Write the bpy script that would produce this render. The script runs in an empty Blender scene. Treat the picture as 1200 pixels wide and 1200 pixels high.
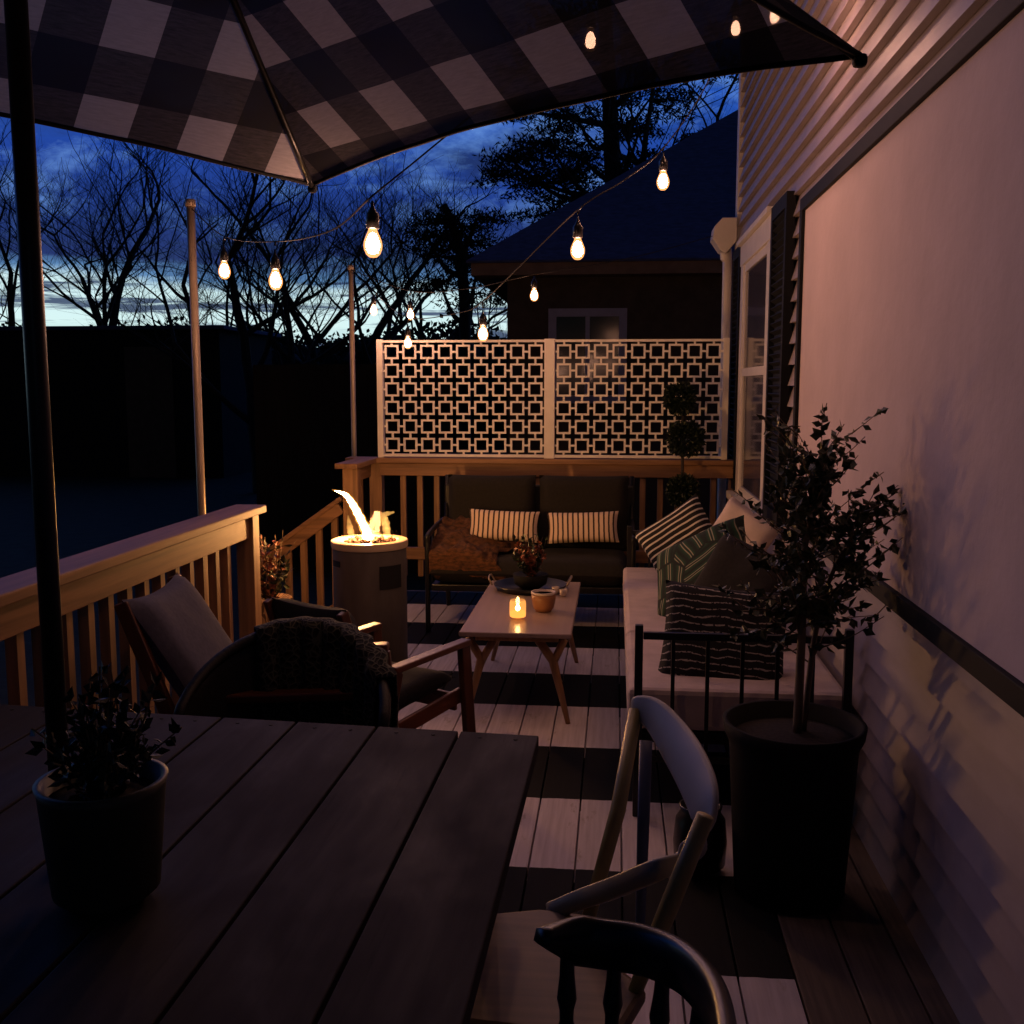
import bpy, math, random
from mathutils import Vector, Matrix, noise
R = math.radians
PI = math.pi
random.seed(7)
scene = bpy.context.scene
col = scene.collection

# ------------------------------------------------------------------ camera
FL = 1200.0
YAW, PITCH = R(5.75), R(7.03)
CAM = Vector((0, 0, 1.5))
Fw = Vector((-math.sin(YAW) * math.cos(PITCH), math.cos(YAW) * math.cos(PITCH), -math.sin(PITCH)))
Rt = Vector((math.cos(YAW), math.sin(YAW), 0))
Up = Rt.cross(Fw)
cd = bpy.data.cameras.new("camera"); cd.lens = 36; cd.sensor_width = 36; cd.clip_start = .02; cd.clip_end = 2000
cam = bpy.data.objects.new("camera", cd); col.objects.link(cam)
cam.location = CAM; cam.rotation_euler = (R(90) - PITCH, 0, YAW)
scene.camera = cam

def ray(u, v): return Fw + Rt * ((u - 600) / FL) - Up * ((v - 600) / FL)
def aty(u, v, y): d = ray(u, v); return CAM + d * (y / d.y)
def atz(u, v, z): d = ray(u, v); return CAM + d * ((z - CAM.z) / d.z)
def atx(u, v, x): d = ray(u, v); return CAM + d * (x / d.x)

# ------------------------------------------------------------------ materials
def srgb(r, g, b):
    f = lambda c: (c / 255 / 12.92) if c / 255 <= .04045 else ((c / 255 + .055) / 1.055) ** 2.4
    return (f(r), f(g), f(b))
MATS = {}
def newmat(name):
    m = bpy.data.materials.new(name); m.use_nodes = True
    nt = m.node_tree
    return m, nt, nt.nodes["Principled BSDF"]
def N(nt, t, **kw):
    n = nt.nodes.new(t)
    for k, v in kw.items(): setattr(n, k, v)
    return n
def L(nt, a, b): nt.links.new(a, b)
def math_(nt, op, a, b=None):
    n = N(nt, 'ShaderNodeMath', operation=op)
    for i, x in enumerate((a, b)):
        if x is None: continue
        if isinstance(x, (int, float)): n.inputs[i].default_value = x
        else: L(nt, x, n.inputs[i])
    return n.outputs[0]
def mixc(nt, fac, a, b, bt='MIX'):
    n = N(nt, 'ShaderNodeMix', data_type='RGBA', blend_type=bt)
    for i, x in ((0, fac), (6, a), (7, b)):
        if isinstance(x, (int, float)): n.inputs[i].default_value = x
        elif isinstance(x, tuple): n.inputs[i].default_value = (*x[:3], 1)
        else: L(nt, x, n.inputs[i])
    return n.outputs[2]
def ramp(nt, fac, stops):
    n = N(nt, 'ShaderNodeValToRGB'); e = n.color_ramp.elements
    while len(e) < len(stops): e.new(.5)
    for i, (p, c) in enumerate(stops):
        e[i].position = p; e[i].color = (*c, 1) if isinstance(c, tuple) else (c, c, c, 1)
    L(nt, fac, n.inputs[0]); return n.outputs[0]
def coords(nt, scale=(1, 1, 1), kind='Object'):
    t = N(nt, 'ShaderNodeTexCoord'); m = N(nt, 'ShaderNodeMapping')
    L(nt, t.outputs[kind], m.inputs[0]); m.inputs['Scale'].default_value = scale
    return m.outputs[0]
def noise_(nt, vec, scale, detail=4, rough=.55, dist=0):
    n = N(nt, 'ShaderNodeTexNoise'); L(nt, vec, n.inputs['Vector'])
    n.inputs['Scale'].default_value = scale; n.inputs['Detail'].default_value = detail
    n.inputs['Roughness'].default_value = rough; n.inputs['Distortion'].default_value = dist
    return n.outputs['Fac']
def bump(nt, h, p, strength=.3, dist=.005):
    b = N(nt, 'ShaderNodeBump'); b.inputs['Strength'].default_value = strength; b.inputs['Distance'].default_value = dist
    L(nt, h, b.inputs['Height']); L(nt, b.outputs[0], p.inputs['Normal'])
def simple(name, c, rough=.6, var=.25, scale=(6, 6, 6), ns=1, metal=0, bs=.2, bd=.003, spec=.5):
    if name in MATS: return MATS[name]
    m, nt, p = newmat(name)
    v = coords(nt, scale); f = noise_(nt, v, ns, 6)
    a = tuple(x * (1 - var) for x in c); b = tuple(min(1, x * (1 + var)) for x in c)
    L(nt, ramp(nt, f, [(.3, a), (.7, b)]), p.inputs['Base Color'])
    p.inputs['Roughness'].default_value = rough; p.inputs['Metallic'].default_value = metal
    p.inputs['Specular IOR Level'].default_value = spec
    if bs: bump(nt, f, p, bs, bd)
    MATS[name] = m; return m
def wood(name, c, axis='X', rough=.55, var=.35):
    s = {'X': (1.5, 28, 28), 'Y': (28, 1.5, 28), 'Z': (28, 28, 1.5)}[axis]
    return simple(name, c, rough, var, s, 1.2, bs=.25, bd=.002)
def emit(name, c, s):
    m = bpy.data.materials.new(name); m.use_nodes = True; nt = m.node_tree; nt.nodes.clear()
    e = N(nt, 'ShaderNodeEmission'); o = N(nt, 'ShaderNodeOutputMaterial')
    e.inputs[0].default_value = (*c, 1); e.inputs[1].default_value = s
    L(nt, e.outputs[0], o.inputs[0]); return m

def deck_mat():
    m, nt, p = newmat("painted_deck_boards")
    t = N(nt, 'ShaderNodeTexCoord'); s = N(nt, 'ShaderNodeSeparateXYZ'); L(nt, t.outputs['Object'], s.inputs[0])
    wob = noise_(nt, t.outputs['Object'], 14, 3)
    yy = math_(nt, 'ADD', s.outputs[1], math_(nt, 'MULTIPLY', math_(nt, 'SUBTRACT', wob, .5), .012))
    fr = math_(nt, 'FRACT', math_(nt, 'DIVIDE', math_(nt, 'SUBTRACT', yy, 2.50 - 10.9), 1.09))
    blk = math_(nt, 'LESS_THAN', fr, .5)
    bi = math_(nt, 'FLOOR', math_(nt, 'DIVIDE', math_(nt, 'ADD', s.outputs[0], .109), .146))
    wn = N(nt, 'ShaderNodeTexWhiteNoise', noise_dimensions='1D'); L(nt, bi, wn.inputs['W'])
    grain = noise_(nt, coords(nt, (40, 2, 10)), 1.5, 6)
    wear = noise_(nt, coords(nt, (9, 3, 5)), 1.3, 7, .7)
    g = ramp(nt, grain, [(.25, (.58, .51, .55)), (.7, (.82, .74, .80))])
    g = mixc(nt, math_(nt, 'MULTIPLY', wn.outputs[0], .45), g, (.40, .37, .36))
    w = mixc(nt, ramp(nt, wear, [(.60, 0.0), (.72, 1.0)]), g, (.36, .30, .25))
    b = mixc(nt, ramp(nt, wear, [(.62, 0.0), (.80, 1.0)]), (.006, .0065, .0075), (.022, .020, .018))
    c = mixc(nt, blk, w, b)
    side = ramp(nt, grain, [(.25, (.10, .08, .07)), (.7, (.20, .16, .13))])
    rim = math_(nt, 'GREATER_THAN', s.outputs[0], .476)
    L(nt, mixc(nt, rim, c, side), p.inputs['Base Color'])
    p.inputs['Roughness'].default_value = .75; p.inputs['Specular IOR Level'].default_value = .18
    bump(nt, grain, p, .3, .003); return m

def check_mat():
    m = bpy.data.materials.new("buffalo_check_canvas"); m.use_nodes = True; nt = m.node_tree
    p = nt.nodes["Principled BSDF"]; out = nt.nodes["Material Output"]
    uv = N(nt, 'ShaderNodeTexCoord').outputs['UV']; s = N(nt, 'ShaderNodeSeparateXYZ'); L(nt, uv, s.inputs[0])
    def st(x, off): return math_(nt, 'LESS_THAN', math_(nt, 'FRACT', math_(nt, 'DIVIDE', math_(nt, 'ADD', x, off), .245)), .5)
    a = st(s.outputs[0], -.184 + 2.45); b = st(s.outputs[1], -.09 + 2.45)
    sm = math_(nt, 'MULTIPLY', math_(nt, 'ADD', a, b), .5)
    mp = N(nt, 'ShaderNodeMapping'); L(nt, uv, mp.inputs[0]); mp.inputs['Scale'].default_value = (9, 60, 1)
    f1 = noise_(nt, mp.outputs[0], 3, 5, .7)
    mp2 = N(nt, 'ShaderNodeMapping'); L(nt, uv, mp2.inputs[0]); mp2.inputs['Scale'].default_value = (220, 220, 1)
    weave = noise_(nt, mp2.outputs[0], 3, 2)
    grey = ramp(nt, f1, [(.3, (.035, .033, .030)), (.7, (.11, .10, .095))])
    black = (.014, .014, .015); white = ramp(nt, f1, [(.3, (.44, .42, .41)), (.7, (.60, .57, .56))])
    c = mixc(nt, math_(nt, 'GREATER_THAN', sm, .25), black, grey)
    c = mixc(nt, math_(nt, 'GREATER_THAN', sm, .75), c, white)
    L(nt, c, p.inputs['Base Color']); p.inputs['Roughness'].default_value = .9
    bump(nt, weave, p, .15, .002)
    tr = N(nt, 'ShaderNodeBsdfTranslucent'); L(nt, c, tr.inputs[0])
    tp = N(nt, 'ShaderNodeBsdfTransparent')
    m1 = N(nt, 'ShaderNodeMixShader'); m1.inputs[0].default_value = .36; L(nt, p.outputs[0], m1.inputs[1]); L(nt, tr.outputs[0], m1.inputs[2])
    m2 = N(nt, 'ShaderNodeMixShader'); m2.inputs[0].default_value = .006; L(nt, m1.outputs[0], m2.inputs[1]); L(nt, tp.outputs[0], m2.inputs[2])
    L(nt, m2.outputs[0], out.inputs[0]); return m

def stripe_cloth(name, base, line, freq, width, axis=0, wob=.03, breakup=0, rough=.9):
    m, nt, p = newmat(name)
    uv = N(nt, 'ShaderNodeTexCoord').outputs['UV']; s = N(nt, 'ShaderNodeSeparateXYZ'); L(nt, uv, s.inputs[0])
    w = noise_(nt, uv, 5, 3)
    x = math_(nt, 'ADD', s.outputs[axis], math_(nt, 'MULTIPLY', math_(nt, 'SUBTRACT', w, .5), wob))
    f = math_(nt, 'LESS_THAN', math_(nt, 'FRACT', math_(nt, 'MULTIPLY', x, freq)), width)
    if breakup:
        f = math_(nt, 'MULTIPLY', f, math_(nt, 'GREATER_THAN', noise_(nt, uv, 40, 2), breakup))
    L(nt, mixc(nt, f, base, line), p.inputs['Base Color']); p.inputs['Roughness'].default_value = rough
    bump(nt, noise_(nt, uv, 140, 2), p, .3, .002); return m
def leaf_cloth():
    m, nt, p = newmat("green_leaf_print")
    uv = N(nt, 'ShaderNodeTexCoord').outputs['UV']
    v = N(nt, 'ShaderNodeTexVoronoi'); L(nt, uv, v.inputs[0]); v.inputs['Scale'].default_value = 2.6
    mr = N(nt, 'ShaderNodeVectorRotate'); L(nt, uv, mr.inputs['Vector']); L(nt, math_(nt, 'MULTIPLY', N(nt, 'ShaderNodeSeparateColor').outputs[0], 1), mr.inputs['Angle'])
    sc = [n for n in nt.nodes if n.bl_idname == 'ShaderNodeSeparateColor'][0]; L(nt, v.outputs['Color'], sc.inputs[0])
    ma = [n for n in nt.nodes if n.bl_idname == 'ShaderNodeMath'][-1]; ma.inputs[1].default_value = 2.2
    w = N(nt, 'ShaderNodeTexWave', wave_type='BANDS', bands_direction='DIAGONAL'); L(nt, mr.outputs[0], w.inputs[0])
    w.inputs['Scale'].default_value = 3.4; w.inputs['Distortion'].default_value = 1.4; w.inputs['Detail'].default_value = 1
    c = ramp(nt, w.outputs['Fac'], [(0, (.003, .010, .007)), (.30, (.006, .030, .016)), (.78, (.010, .060, .030)), (.86, (.30, .29, .22)), (.93, (.30, .29, .22)), (.97, (.006, .03, .018))])
    e2 = N(nt, 'ShaderNodeTexVoronoi', feature='DISTANCE_TO_EDGE'); L(nt, uv, e2.inputs[0]); e2.inputs['Scale'].default_value = 2.6
    c = mixc(nt, ramp(nt, e2.outputs['Distance'], [(.02, 1.0), (.05, 0.0)]), c, (.004, .010, .008))
    L(nt, c, p.inputs['Base Color']); p.inputs['Roughness'].default_value = .9
    bump(nt, noise_(nt, uv, 140, 2), p, .3, .002); return m
def glass(name, tint=(1, 1, 1), f=.1):
    m = bpy.data.materials.new(name); m.use_nodes = True; nt = m.node_tree; nt.nodes.clear()
    t = N(nt, 'ShaderNodeBsdfTransparent'); t.inputs[0].default_value = (*tint, 1)
    g = N(nt, 'ShaderNodeBsdfGlossy'); g.inputs['Roughness'].default_value = .06
    x = N(nt, 'ShaderNodeMixShader'); x.inputs[0].default_value = f; o = N(nt, 'ShaderNodeOutputMaterial')
    L(nt, t.outputs[0], x.inputs[1]); L(nt, g.outputs[0], x.inputs[2]); L(nt, x.outputs[0], o.inputs[0]); return m

def glow_glass(name, c, e):
    m = bpy.data.materials.new(name); m.use_nodes = True; nt = m.node_tree; nt.nodes.clear()
    t = N(nt, 'ShaderNodeBsdfTransparent'); t.inputs[0].default_value = (1, .96, .9, 1)
    g = N(nt, 'ShaderNodeEmission'); g.inputs[0].default_value = (*c, 1); g.inputs[1].default_value = e
    a = N(nt, 'ShaderNodeAddShader'); o = N(nt, 'ShaderNodeOutputMaterial')
    L(nt, t.outputs[0], a.inputs[0]); L(nt, g.outputs[0], a.inputs[1]); L(nt, a.outputs[0], o.inputs[0]); return m
M = {}
M['deck'] = deck_mat(); M['check'] = check_mat()
M['siding'] = simple('painted_clapboard', (.30, .255, .265), .5, .10, (.6, 2.5, 9), 2, bs=.1)
M['trim'] = simple('white_trim_paint', (.66, .62, .60), .4, .07, (4, 4, 4), 2, bs=.1)
M['shutter'] = simple('black_shutter_paint', (.006, .007, .009), .7, .2, bs=.05, spec=.2)
M['cloth_screen'] = simple('matte_screen_fabric', (.56, .45, .46), .8, .06, (1.5, 1.5, 1.5), 3, bs=.35, bd=.02)
M['lattice'] = simple('white_lattice_plastic', (.84, .79, .74), .45, .08, bs=.05)
M['cedarX'] = wood('cedar_rail_along', (.27, .14, .068), 'X'); M['cedarY'] = wood('cedar_rail_away', (.25, .13, .065), 'Y'); M['cedarZ'] = wood('cedar_upright', (.31, .17, .085), 'Z')
M['teakX'] = wood('reddish_teak', (.11, .035, .017), 'X', .35); M['teakZ'] = wood('reddish_teak_upright', (.09, .030, .015), 'Z', .35)
M['tabletop'] = wood('grey_table_board', (.017, .013, .0155), 'Y', .75, .5)
_nt = M['tabletop'].node_tree; _p = _nt.nodes['Principled BSDF']; _p.inputs['Specular IOR Level'].default_value = .3
_lk = _p.inputs['Base Color'].links[0].from_socket
_w = noise_(_nt, coords(_nt, (3, 1.2, 3)), 2.2, 8, .7, .6); _s = noise_(_nt, coords(_nt, (60, 2.5, 60)), 1.0, 8, .75)
_c = mixc(_nt, ramp(_nt, _w, [(.42, 0.0), (.72, .7)]), _lk, (.026, .021, .023))
_c = mixc(_nt, ramp(_nt, _s, [(.56, 0.0), (.66, .75)]), _c, (.008, .006, .007))
L(_nt, _c, _p.inputs['Base Color'])
L(_nt, ramp(_nt, _w, [(.3, .66), (.7, .9)]), _p.inputs['Roughness'])
M['coffee'] = wood('grey_pink_tabletop', (.34, .25, .23), 'Y', .28, .12)
M['oak'] = wood('oak_leg', (.36, .20, .09), 'Z', .4)
M['darkmetal'] = simple('black_metal', (.012, .012, .013), .35, .2, metal=.2, bs=0)
M['conduit'] = simple('galvanised_pole', (.36, .28, .20), .45, .15, (10, 10, 2), metal=.3, bs=0)
M['sofa'] = simple('charcoal_cushion', (.011, .009, .008), .95, .3, (30, 30, 30), 2, bs=.3)
M['cushion_grey'] = simple('grey_cushion', (.085, .085, .13), .95, .15, (30, 30, 30), 2, bs=.3)
M['mattress'] = simple('off_white_mattress', (.60, .50, .49), .95, .12, (5, 5, 5), 2, bs=.6, bd=.01)
M['rust'] = simple('rust_throw', (.085, .033, .012), .95, .75, (14, 14, 30), 2, bs=.6, bd=.01)
M['wicker'] = simple('black_wicker', (.010, .010, .010), .5, .5, (60, 60, 60), 2, bs=.6)
M['knit'] = simple('dark_knit', (.022, .022, .018), .95, .9, (26, 26, 26), 2, bs=.9, bd=.02)
M['firebody'] = simple('grey_concrete_shell', (.115, .10, .092), .75, .18, (8, 8, 3), 2, bs=.2)
M['firetop'] = simple('pale_burner_plate', (.62, .48, .32), .4, .1, bs=.05)
M['lava'] = simple('lava_rock', (.10, .04, .03), .9, .6, (60, 60, 60), 2, bs=.8, bd=.01)
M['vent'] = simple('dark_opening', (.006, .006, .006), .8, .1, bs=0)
M['bulb'] = emit('glowing_filament', (1, .50, .33), 225)
M['bulbglass'] = glow_glass('warm_bulb_glass', (1, .38, .12), .9)
M['flame'] = emit('white_hot_flame', (1, .46, .15), 310)
M['flame_low'] = emit('yellow_flame', (1, .42, .09), 7)
M['candleglow'] = emit('lit_candle_glass', (1, .42, .09), 4.5)
M['black'] = simple('black_plastic', (.010, .010, .011), .3, .2, bs=0)
M['cord'] = simple('cord_rubber', (.012, .010, .009), .85, .2, bs=0)
M['leaf'] = simple('shrub_leaf', (.040, .050, .016), .45, .5, (9, 9, 9), 2, bs=0)
M['leafdark'] = simple('topiary_leaf', (.010, .020, .008), .5, .5, (20, 20, 20), 2, bs=0)
M['leafred'] = simple('autumn_leaf', (.16, .045, .02), .5, .6, (20, 20, 20), 2, bs=0)
M['leafpine'] = simple('pine_needles', (.012, .018, .012), .9, .5, (1, 1, 1), 2, bs=0)
M['bark'] = simple('bark', (.030, .024, .022), .9, .4, (8, 8, 2), 2, bs=.5, bd=.01)
M['barkgreen'] = simple('shrub_stem', (.16, .11, .06), .7, .3, (20, 20, 4), 2, bs=.3)
M['planter'] = simple('dark_planter', (.007, .007, .007), .8, .3, bs=.1, spec=.2)
M['soil'] = simple('potting_soil', (.02, .014, .01), .95, .5, (40, 40, 40), 2, bs=.6)
M['basket'] = stripe_cloth('woven_basket', (.10, .05, .02), (.42, .24, .10), 26, .5, 0, .3)
M['pot'] = simple('terracotta_brown', (.30, .13, .055), .5, .2, bs=.1)
M['ceramic'] = simple('pale_ceramic', (.55, .46, .42), .3, .1, bs=0)
M['roof'] = simple('neighbour_shingles', (.08, .10, .22), .95, .3, (4, 4, 16), 2, bs=.3)
M['nwall'] = simple('neighbour_wall', (.11, .085, .06), .9, .2, bs=0)
M['nfascia'] = simple('neighbour_fascia', (.30, .21, .15), .9, .2, bs=0)
M['ntrim'] = simple('neighbour_window_trim', (.5, .5, .65), .8, .1, bs=0)
M['nglass'] = simple('neighbour_window_glass', (.02, .02, .03), .1, .1, bs=0)
M['winglass'] = simple('house_window_glass', (.05, .05, .08), .08, .1, bs=0)
M['dwood'] = simple('dark_weathered_fence', (.010, .010, .009), .9, .3, (10, 2, 2), 2, bs=.2)
M['grass'] = simple('dark_lawn', (.010, .014, .007), .95, .5, (2, 2, 2), 2, bs=.5, bd=.03)
M['hedge'] = simple('dark_hedge_leaf', (.010, .014, .009), .9, .4, (2, 2, 2), 2, bs=0)
M['ashwood'] = wood('pale_ash_wood', (.48, .38, .15), 'Z', .4, .15)
M['rail_paint'] = simple('worn_cream_paint', (.42, .39, .34), .45, .08, bs=.05)
M['splat_paint'] = simple('slate_blue_paint', (.10, .12, .20), .45, .1, bs=.05)
M['seatwood'] = wood('tan_seat', (.20, .13, .07), 'X', .5, .25)
M['wax'] = emit('glowing_wax', (1, .30, .05), 1.6)
M['candleflame'] = emit('candle_flame', (1, .55, .2), 60)
M['jarglow'] = glow_glass('inner_jar_glow', (1, .40, .08), .55)  # emission stands in for candlelight caught in the jar glass
M['glass'] = glass('clear_glass', (1, .97, .92), .10)
M['guard'] = glass('thin_wind_guard_glass', (1, .98, .95), .012)

# ------------------------------------------------------------------ mesh builder
WM = {}
def wm(o): return WM.get(o.name, Matrix.Identity(4)) if o else Matrix.Identity(4)
class MB:
    def __init__(s): s.v = []; s.f = []; s.uv = []; s.m = []
    def add(s, vs, fs, uvs=None, mi=0):
        o = len(s.v); s.v += [Vector(v) for v in vs]
        for k, f in enumerate(fs):
            s.f.append([i + o for i in f]); s.m.append(mi)
            s.uv.append([uvs[i] for i in f] if uvs else [(vs[i][0], vs[i][1]) for i in f])
    def box(s, c, d, rot=None, mi=0):
        c = Vector(c); vs = []
        for x in (-.5, .5):
            for y in (-.5, .5):
                for z in (-.5, .5):
                    p = Vector((x * d[0], y * d[1], z * d[2]))
                    if rot is not None: p = rot @ p
                    vs.append(c + p)
        s.add(vs, [(0, 1, 3, 2), (4, 6, 7, 5), (0, 4, 5, 1), (2, 3, 7, 6), (0, 2, 6, 4), (1, 5, 7, 3)], mi=mi)
        return s
    def b2(s, x0, x1, y0, y1, z0, z1, mi=0):
        return s.box(((x0 + x1) / 2, (y0 + y1) / 2, (z0 + z1) / 2), (x1 - x0, y1 - y0, z1 - z0), mi=mi)
    def bar(s, p0, p1, w, h, up=(0, 0, 1), mi=0):
        p0 = Vector(p0); p1 = Vector(p1); d = p1 - p0; l = d.length; d.normalize()
        up = Vector(up)
        if abs(d.dot(up)) > .98: up = Vector((0, 1, 0))
        x = d.cross(up).normalized(); z = x.cross(d)
        m = Matrix((x, d, z)).transposed()
        return s.box((p0 + p1) / 2, (w, l, h), m, mi)
    def tube(s, pts, r, n=8, cap=True, flat=None):
        pts = [Vector(p) for p in pts]; k = len(pts)
        rr = r if isinstance(r, (list, tuple)) else [r] * k
        vs = []; px = None
        for i, p in enumerate(pts):
            d = (pts[min(i + 1, k - 1)] - pts[max(i - 1, 0)]).normalized()
            if px is None:
                a = Vector((0, 0, 1)) if abs(d.z) < .9 else Vector((1, 0, 0)); px = d.cross(a).normalized()
            else:
                px = (px - d * px.dot(d)).normalized()
            py = d.cross(px)
            for j in range(n):
                a = 2 * PI * j / n
                vs.append(p + (px * math.cos(a) + py * math.sin(a) * (flat or 1)) * rr[i])
        fs = [(i * n + j, i * n + (j + 1) % n, (i + 1) * n + (j + 1) % n, (i + 1) * n + j) for i in range(k - 1) for j in range(n)]
        if cap: fs += [tuple(range(n - 1, -1, -1)), tuple((k - 1) * n + j for j in range(n))]
        s.add(vs, fs); return s
    def lathe(s, prof, c, n=32, wob=0):
        c = Vector(c); vs = []; uv = []; k = len(prof)
        for i, (r, z) in enumerate(prof):
            for j in range(n):
                a = 2 * PI * j / n; q = r * (1 + wob * math.sin(5 * a + i))
                vs.append(c + Vector((q * math.cos(a), q * math.sin(a), z))); uv.append((j / n, z))
        fs = [(i * n + j, i * n + (j + 1) % n, (i + 1) * n + (j + 1) % n, (i + 1) * n + j) for i in range(k - 1) for j in range(n)]
        if prof[0][0] > 1e-4: fs.append(tuple(range(n - 1, -1, -1)))
        if prof[-1][0] > 1e-4: fs.append(tuple((k - 1) * n + j for j in range(n)))
        s.add(vs, fs, uv); return s
    def prism(s, poly, z0, z1):
        k = len(poly); vs = [(x, y, z0) for x, y in poly] + [(x, y, z1) for x, y in poly]
        s.add(vs, [tuple(range(k - 1, -1, -1)), tuple(range(k, 2 * k))] + [(i, (i + 1) % k, k + (i + 1) % k, k + i) for i in range(k)]); return s
    def ribbon(s, pts, ups, h, t):
        """flat band: pts centre line, ups the width direction at each point"""
        pts = [Vector(p) for p in pts]; k = len(pts); vs = []
        hh = h if isinstance(h, list) else [h] * k
        for i, p in enumerate(pts):
            d = (pts[min(i + 1, k - 1)] - pts[max(i - 1, 0)]).normalized()
            u = Vector(ups[i]); u = (u - d * u.dot(d)).normalized(); w = d.cross(u)
            for a, b in ((-1, -.35), (-.8, -1), (.8, -1), (1, -.35), (1, .35), (.8, 1), (-.8, 1), (-1, .35)):
                vs.append(p + u * a * hh[i] / 2 + w * b * t / 2)
        n = 8
        fs = [(i * n + j, i * n + (j + 1) % n, (i + 1) * n + (j + 1) % n, (i + 1) * n + j) for i in range(k - 1) for j in range(n)]
        fs += [tuple(range(n - 1, -1, -1)), tuple((k - 1) * n + j for j in range(n))]
        s.add(vs, fs); return s
    def leaf(s, p, d, up, l, w):
        d = d.normalized(); x = d.cross(up)
        if x.length < .01: x = Vector((1, 0, 0))
        x.normalize(); n = x.cross(d)
        s.add([p, p + d * l * .45 + x * w + n * w * .3, p + d * l, p + d * l * .45 - x * w + n * w * .3], [(0, 1, 2, 3)])
    def build(s, name, mat, parent=None, smooth=False, bevel=0, world=True, sub=0):
        me = bpy.data.meshes.new(name)
        inv = wm(parent).inverted() if (parent and world) else Matrix.Identity(4)
        me.from_pydata([tuple(inv @ v) for v in s.v], [], s.f)
        uvl = me.uv_layers.new(name='UVMap')
        for p in me.polygons:
            for li, uv in zip(p.loop_indices, s.uv[p.index]): uvl.data[li].uv = uv
            p.material_index = s.m[p.index]
            p.use_smooth = smooth
        for mm in (mat if isinstance(mat, list) else [mat]): me.materials.append(mm)
        o = bpy.data.objects.new(name, me); col.objects.link(o)
        if parent: o.parent = parent
        WM[o.name] = wm(parent)
        if bevel:
            b = o.modifiers.new('bevel', 'BEVEL'); b.width = bevel; b.segments = 2; b.limit_method = 'ANGLE'
        if sub:
            b = o.modifiers.new('subdivision', 'SUBSURF'); b.levels = sub; b.render_levels = sub
        return o

def thing(name, label, cat, loc=(0, 0, 0), rot=(0, 0, 0), group=None):
    o = bpy.data.objects.new(name, None); col.objects.link(o); o.empty_display_size = .1
    o.location = loc; o.rotation_euler = rot if isinstance(rot, tuple) else (0, 0, rot)
    WM[o.name] = Matrix.LocRotScale(Vector(loc), o.rotation_euler, None)
    o['label'] = label; o['category'] = cat
    if group: o['group'] = group
    return o
def tag(o, label, cat, group=None):
    o['label'] = label; o['category'] = cat
    if group: o['group'] = group
    return o
def struct(o): o['kind'] = 'structure'; return o
def place(o, loc, rot=(0, 0, 0)):
    """single-mesh thing built round its own origin"""
    o.location = loc; o.rotation_euler = rot; WM[o.name] = Matrix.LocRotScale(Vector(loc), o.rotation_euler, None); return o
def cr(pts, n=6):
    """Catmull-Rom"""
    pts = [Vector(p) for p in pts]; q = [2 * pts[0] - pts[1]] + pts + [2 * pts[-1] - pts[-2]]; out = []
    for i in range(1, len(q) - 2):
        for k in range(n):
            t = k / n; a, b, c, d = q[i - 1:i + 3]
            out.append(.5 * ((2 * b) + (c - a) * t + (2 * a - 5 * b + 4 * c - d) * t * t + (3 * b - 3 * c + d - a) * t ** 3))
    out.append(pts[-1]); return out
def rv(s=1): return Vector((random.uniform(-s, s), random.uniform(-s, s), random.uniform(-s, s)))

# ------------------------------------------------------------------ world + lights
w = bpy.data.worlds.new("World"); scene.world = w; w.use_nodes = True; nt = w.node_tree; nt.nodes.clear()
out = N(nt, 'ShaderNodeOutputWorld'); bg = N(nt, 'ShaderNodeBackground'); L(nt, bg.outputs[0], out.inputs[0])
tc = N(nt, 'ShaderNodeTexCoord').outputs['Generated']
sp = N(nt, 'ShaderNodeSeparateXYZ'); L(nt, tc, sp.inputs[0])
mp = N(nt, 'ShaderNodeMapping'); L(nt, tc, mp.inputs[0]); mp.inputs['Scale'].default_value = (3, 3, 13)
cl = noise_(nt, mp.outputs[0], 1.5, 8, .62, .5)
mp3 = N(nt, 'ShaderNodeMapping'); L(nt, tc, mp3.inputs[0]); mp3.inputs['Scale'].default_value = (7, 7, 16); mp3.inputs['Location'].default_value = (3, 1, 2)
cl2 = noise_(nt, mp3.outputs[0], 1.3, 8, .65, .3)
zz = math_(nt, 'ADD', sp.outputs[2], math_(nt, 'MULTIPLY', math_(nt, 'SUBTRACT', cl, .5), .075))
base = ramp(nt, zz, [(0, (.30, .55, .65)), (.050, (.85, 1.15, 1.15)), (.082, (.80, 1.1, 1.15)), (.096, (.12, .30, .60)), (.115, (.006, .030, .18)), (.20, (.008, .058, .40)), (.34, (.030, .18, .9)), (.52, (.004, .016, .07))])
cloud = mixc(nt, ramp(nt, cl2, [(.50, 0.0), (.72, 1.0)]), base, (.16, .34, .85))
dk = mixc(nt, ramp(nt, cl, [(.50, 0.0), (.66, .85)]), base, (.006, .022, .11))
mp4 = N(nt, 'ShaderNodeMapping'); L(nt, tc, mp4.inputs[0]); mp4.inputs['Scale'].default_value = (5, 5, 60); mp4.inputs['Location'].default_value = (1.3, .2, .4)
st_ = noise_(nt, mp4.outputs[0], 1.6, 6, .65, .4)
base = mixc(nt, ramp(nt, st_, [(.50, 0.0), (.60, .92)]), base, (.012, .045, .16))
up = ramp(nt, sp.outputs[2], [(.10, 0.0), (.16, 1.0)])
c2 = mixc(nt, ramp(nt, cl2, [(.50, 0.0), (.70, .8)]), dk, (.16, .36, .88))
colr = mixc(nt, up, base, c2)
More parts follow.
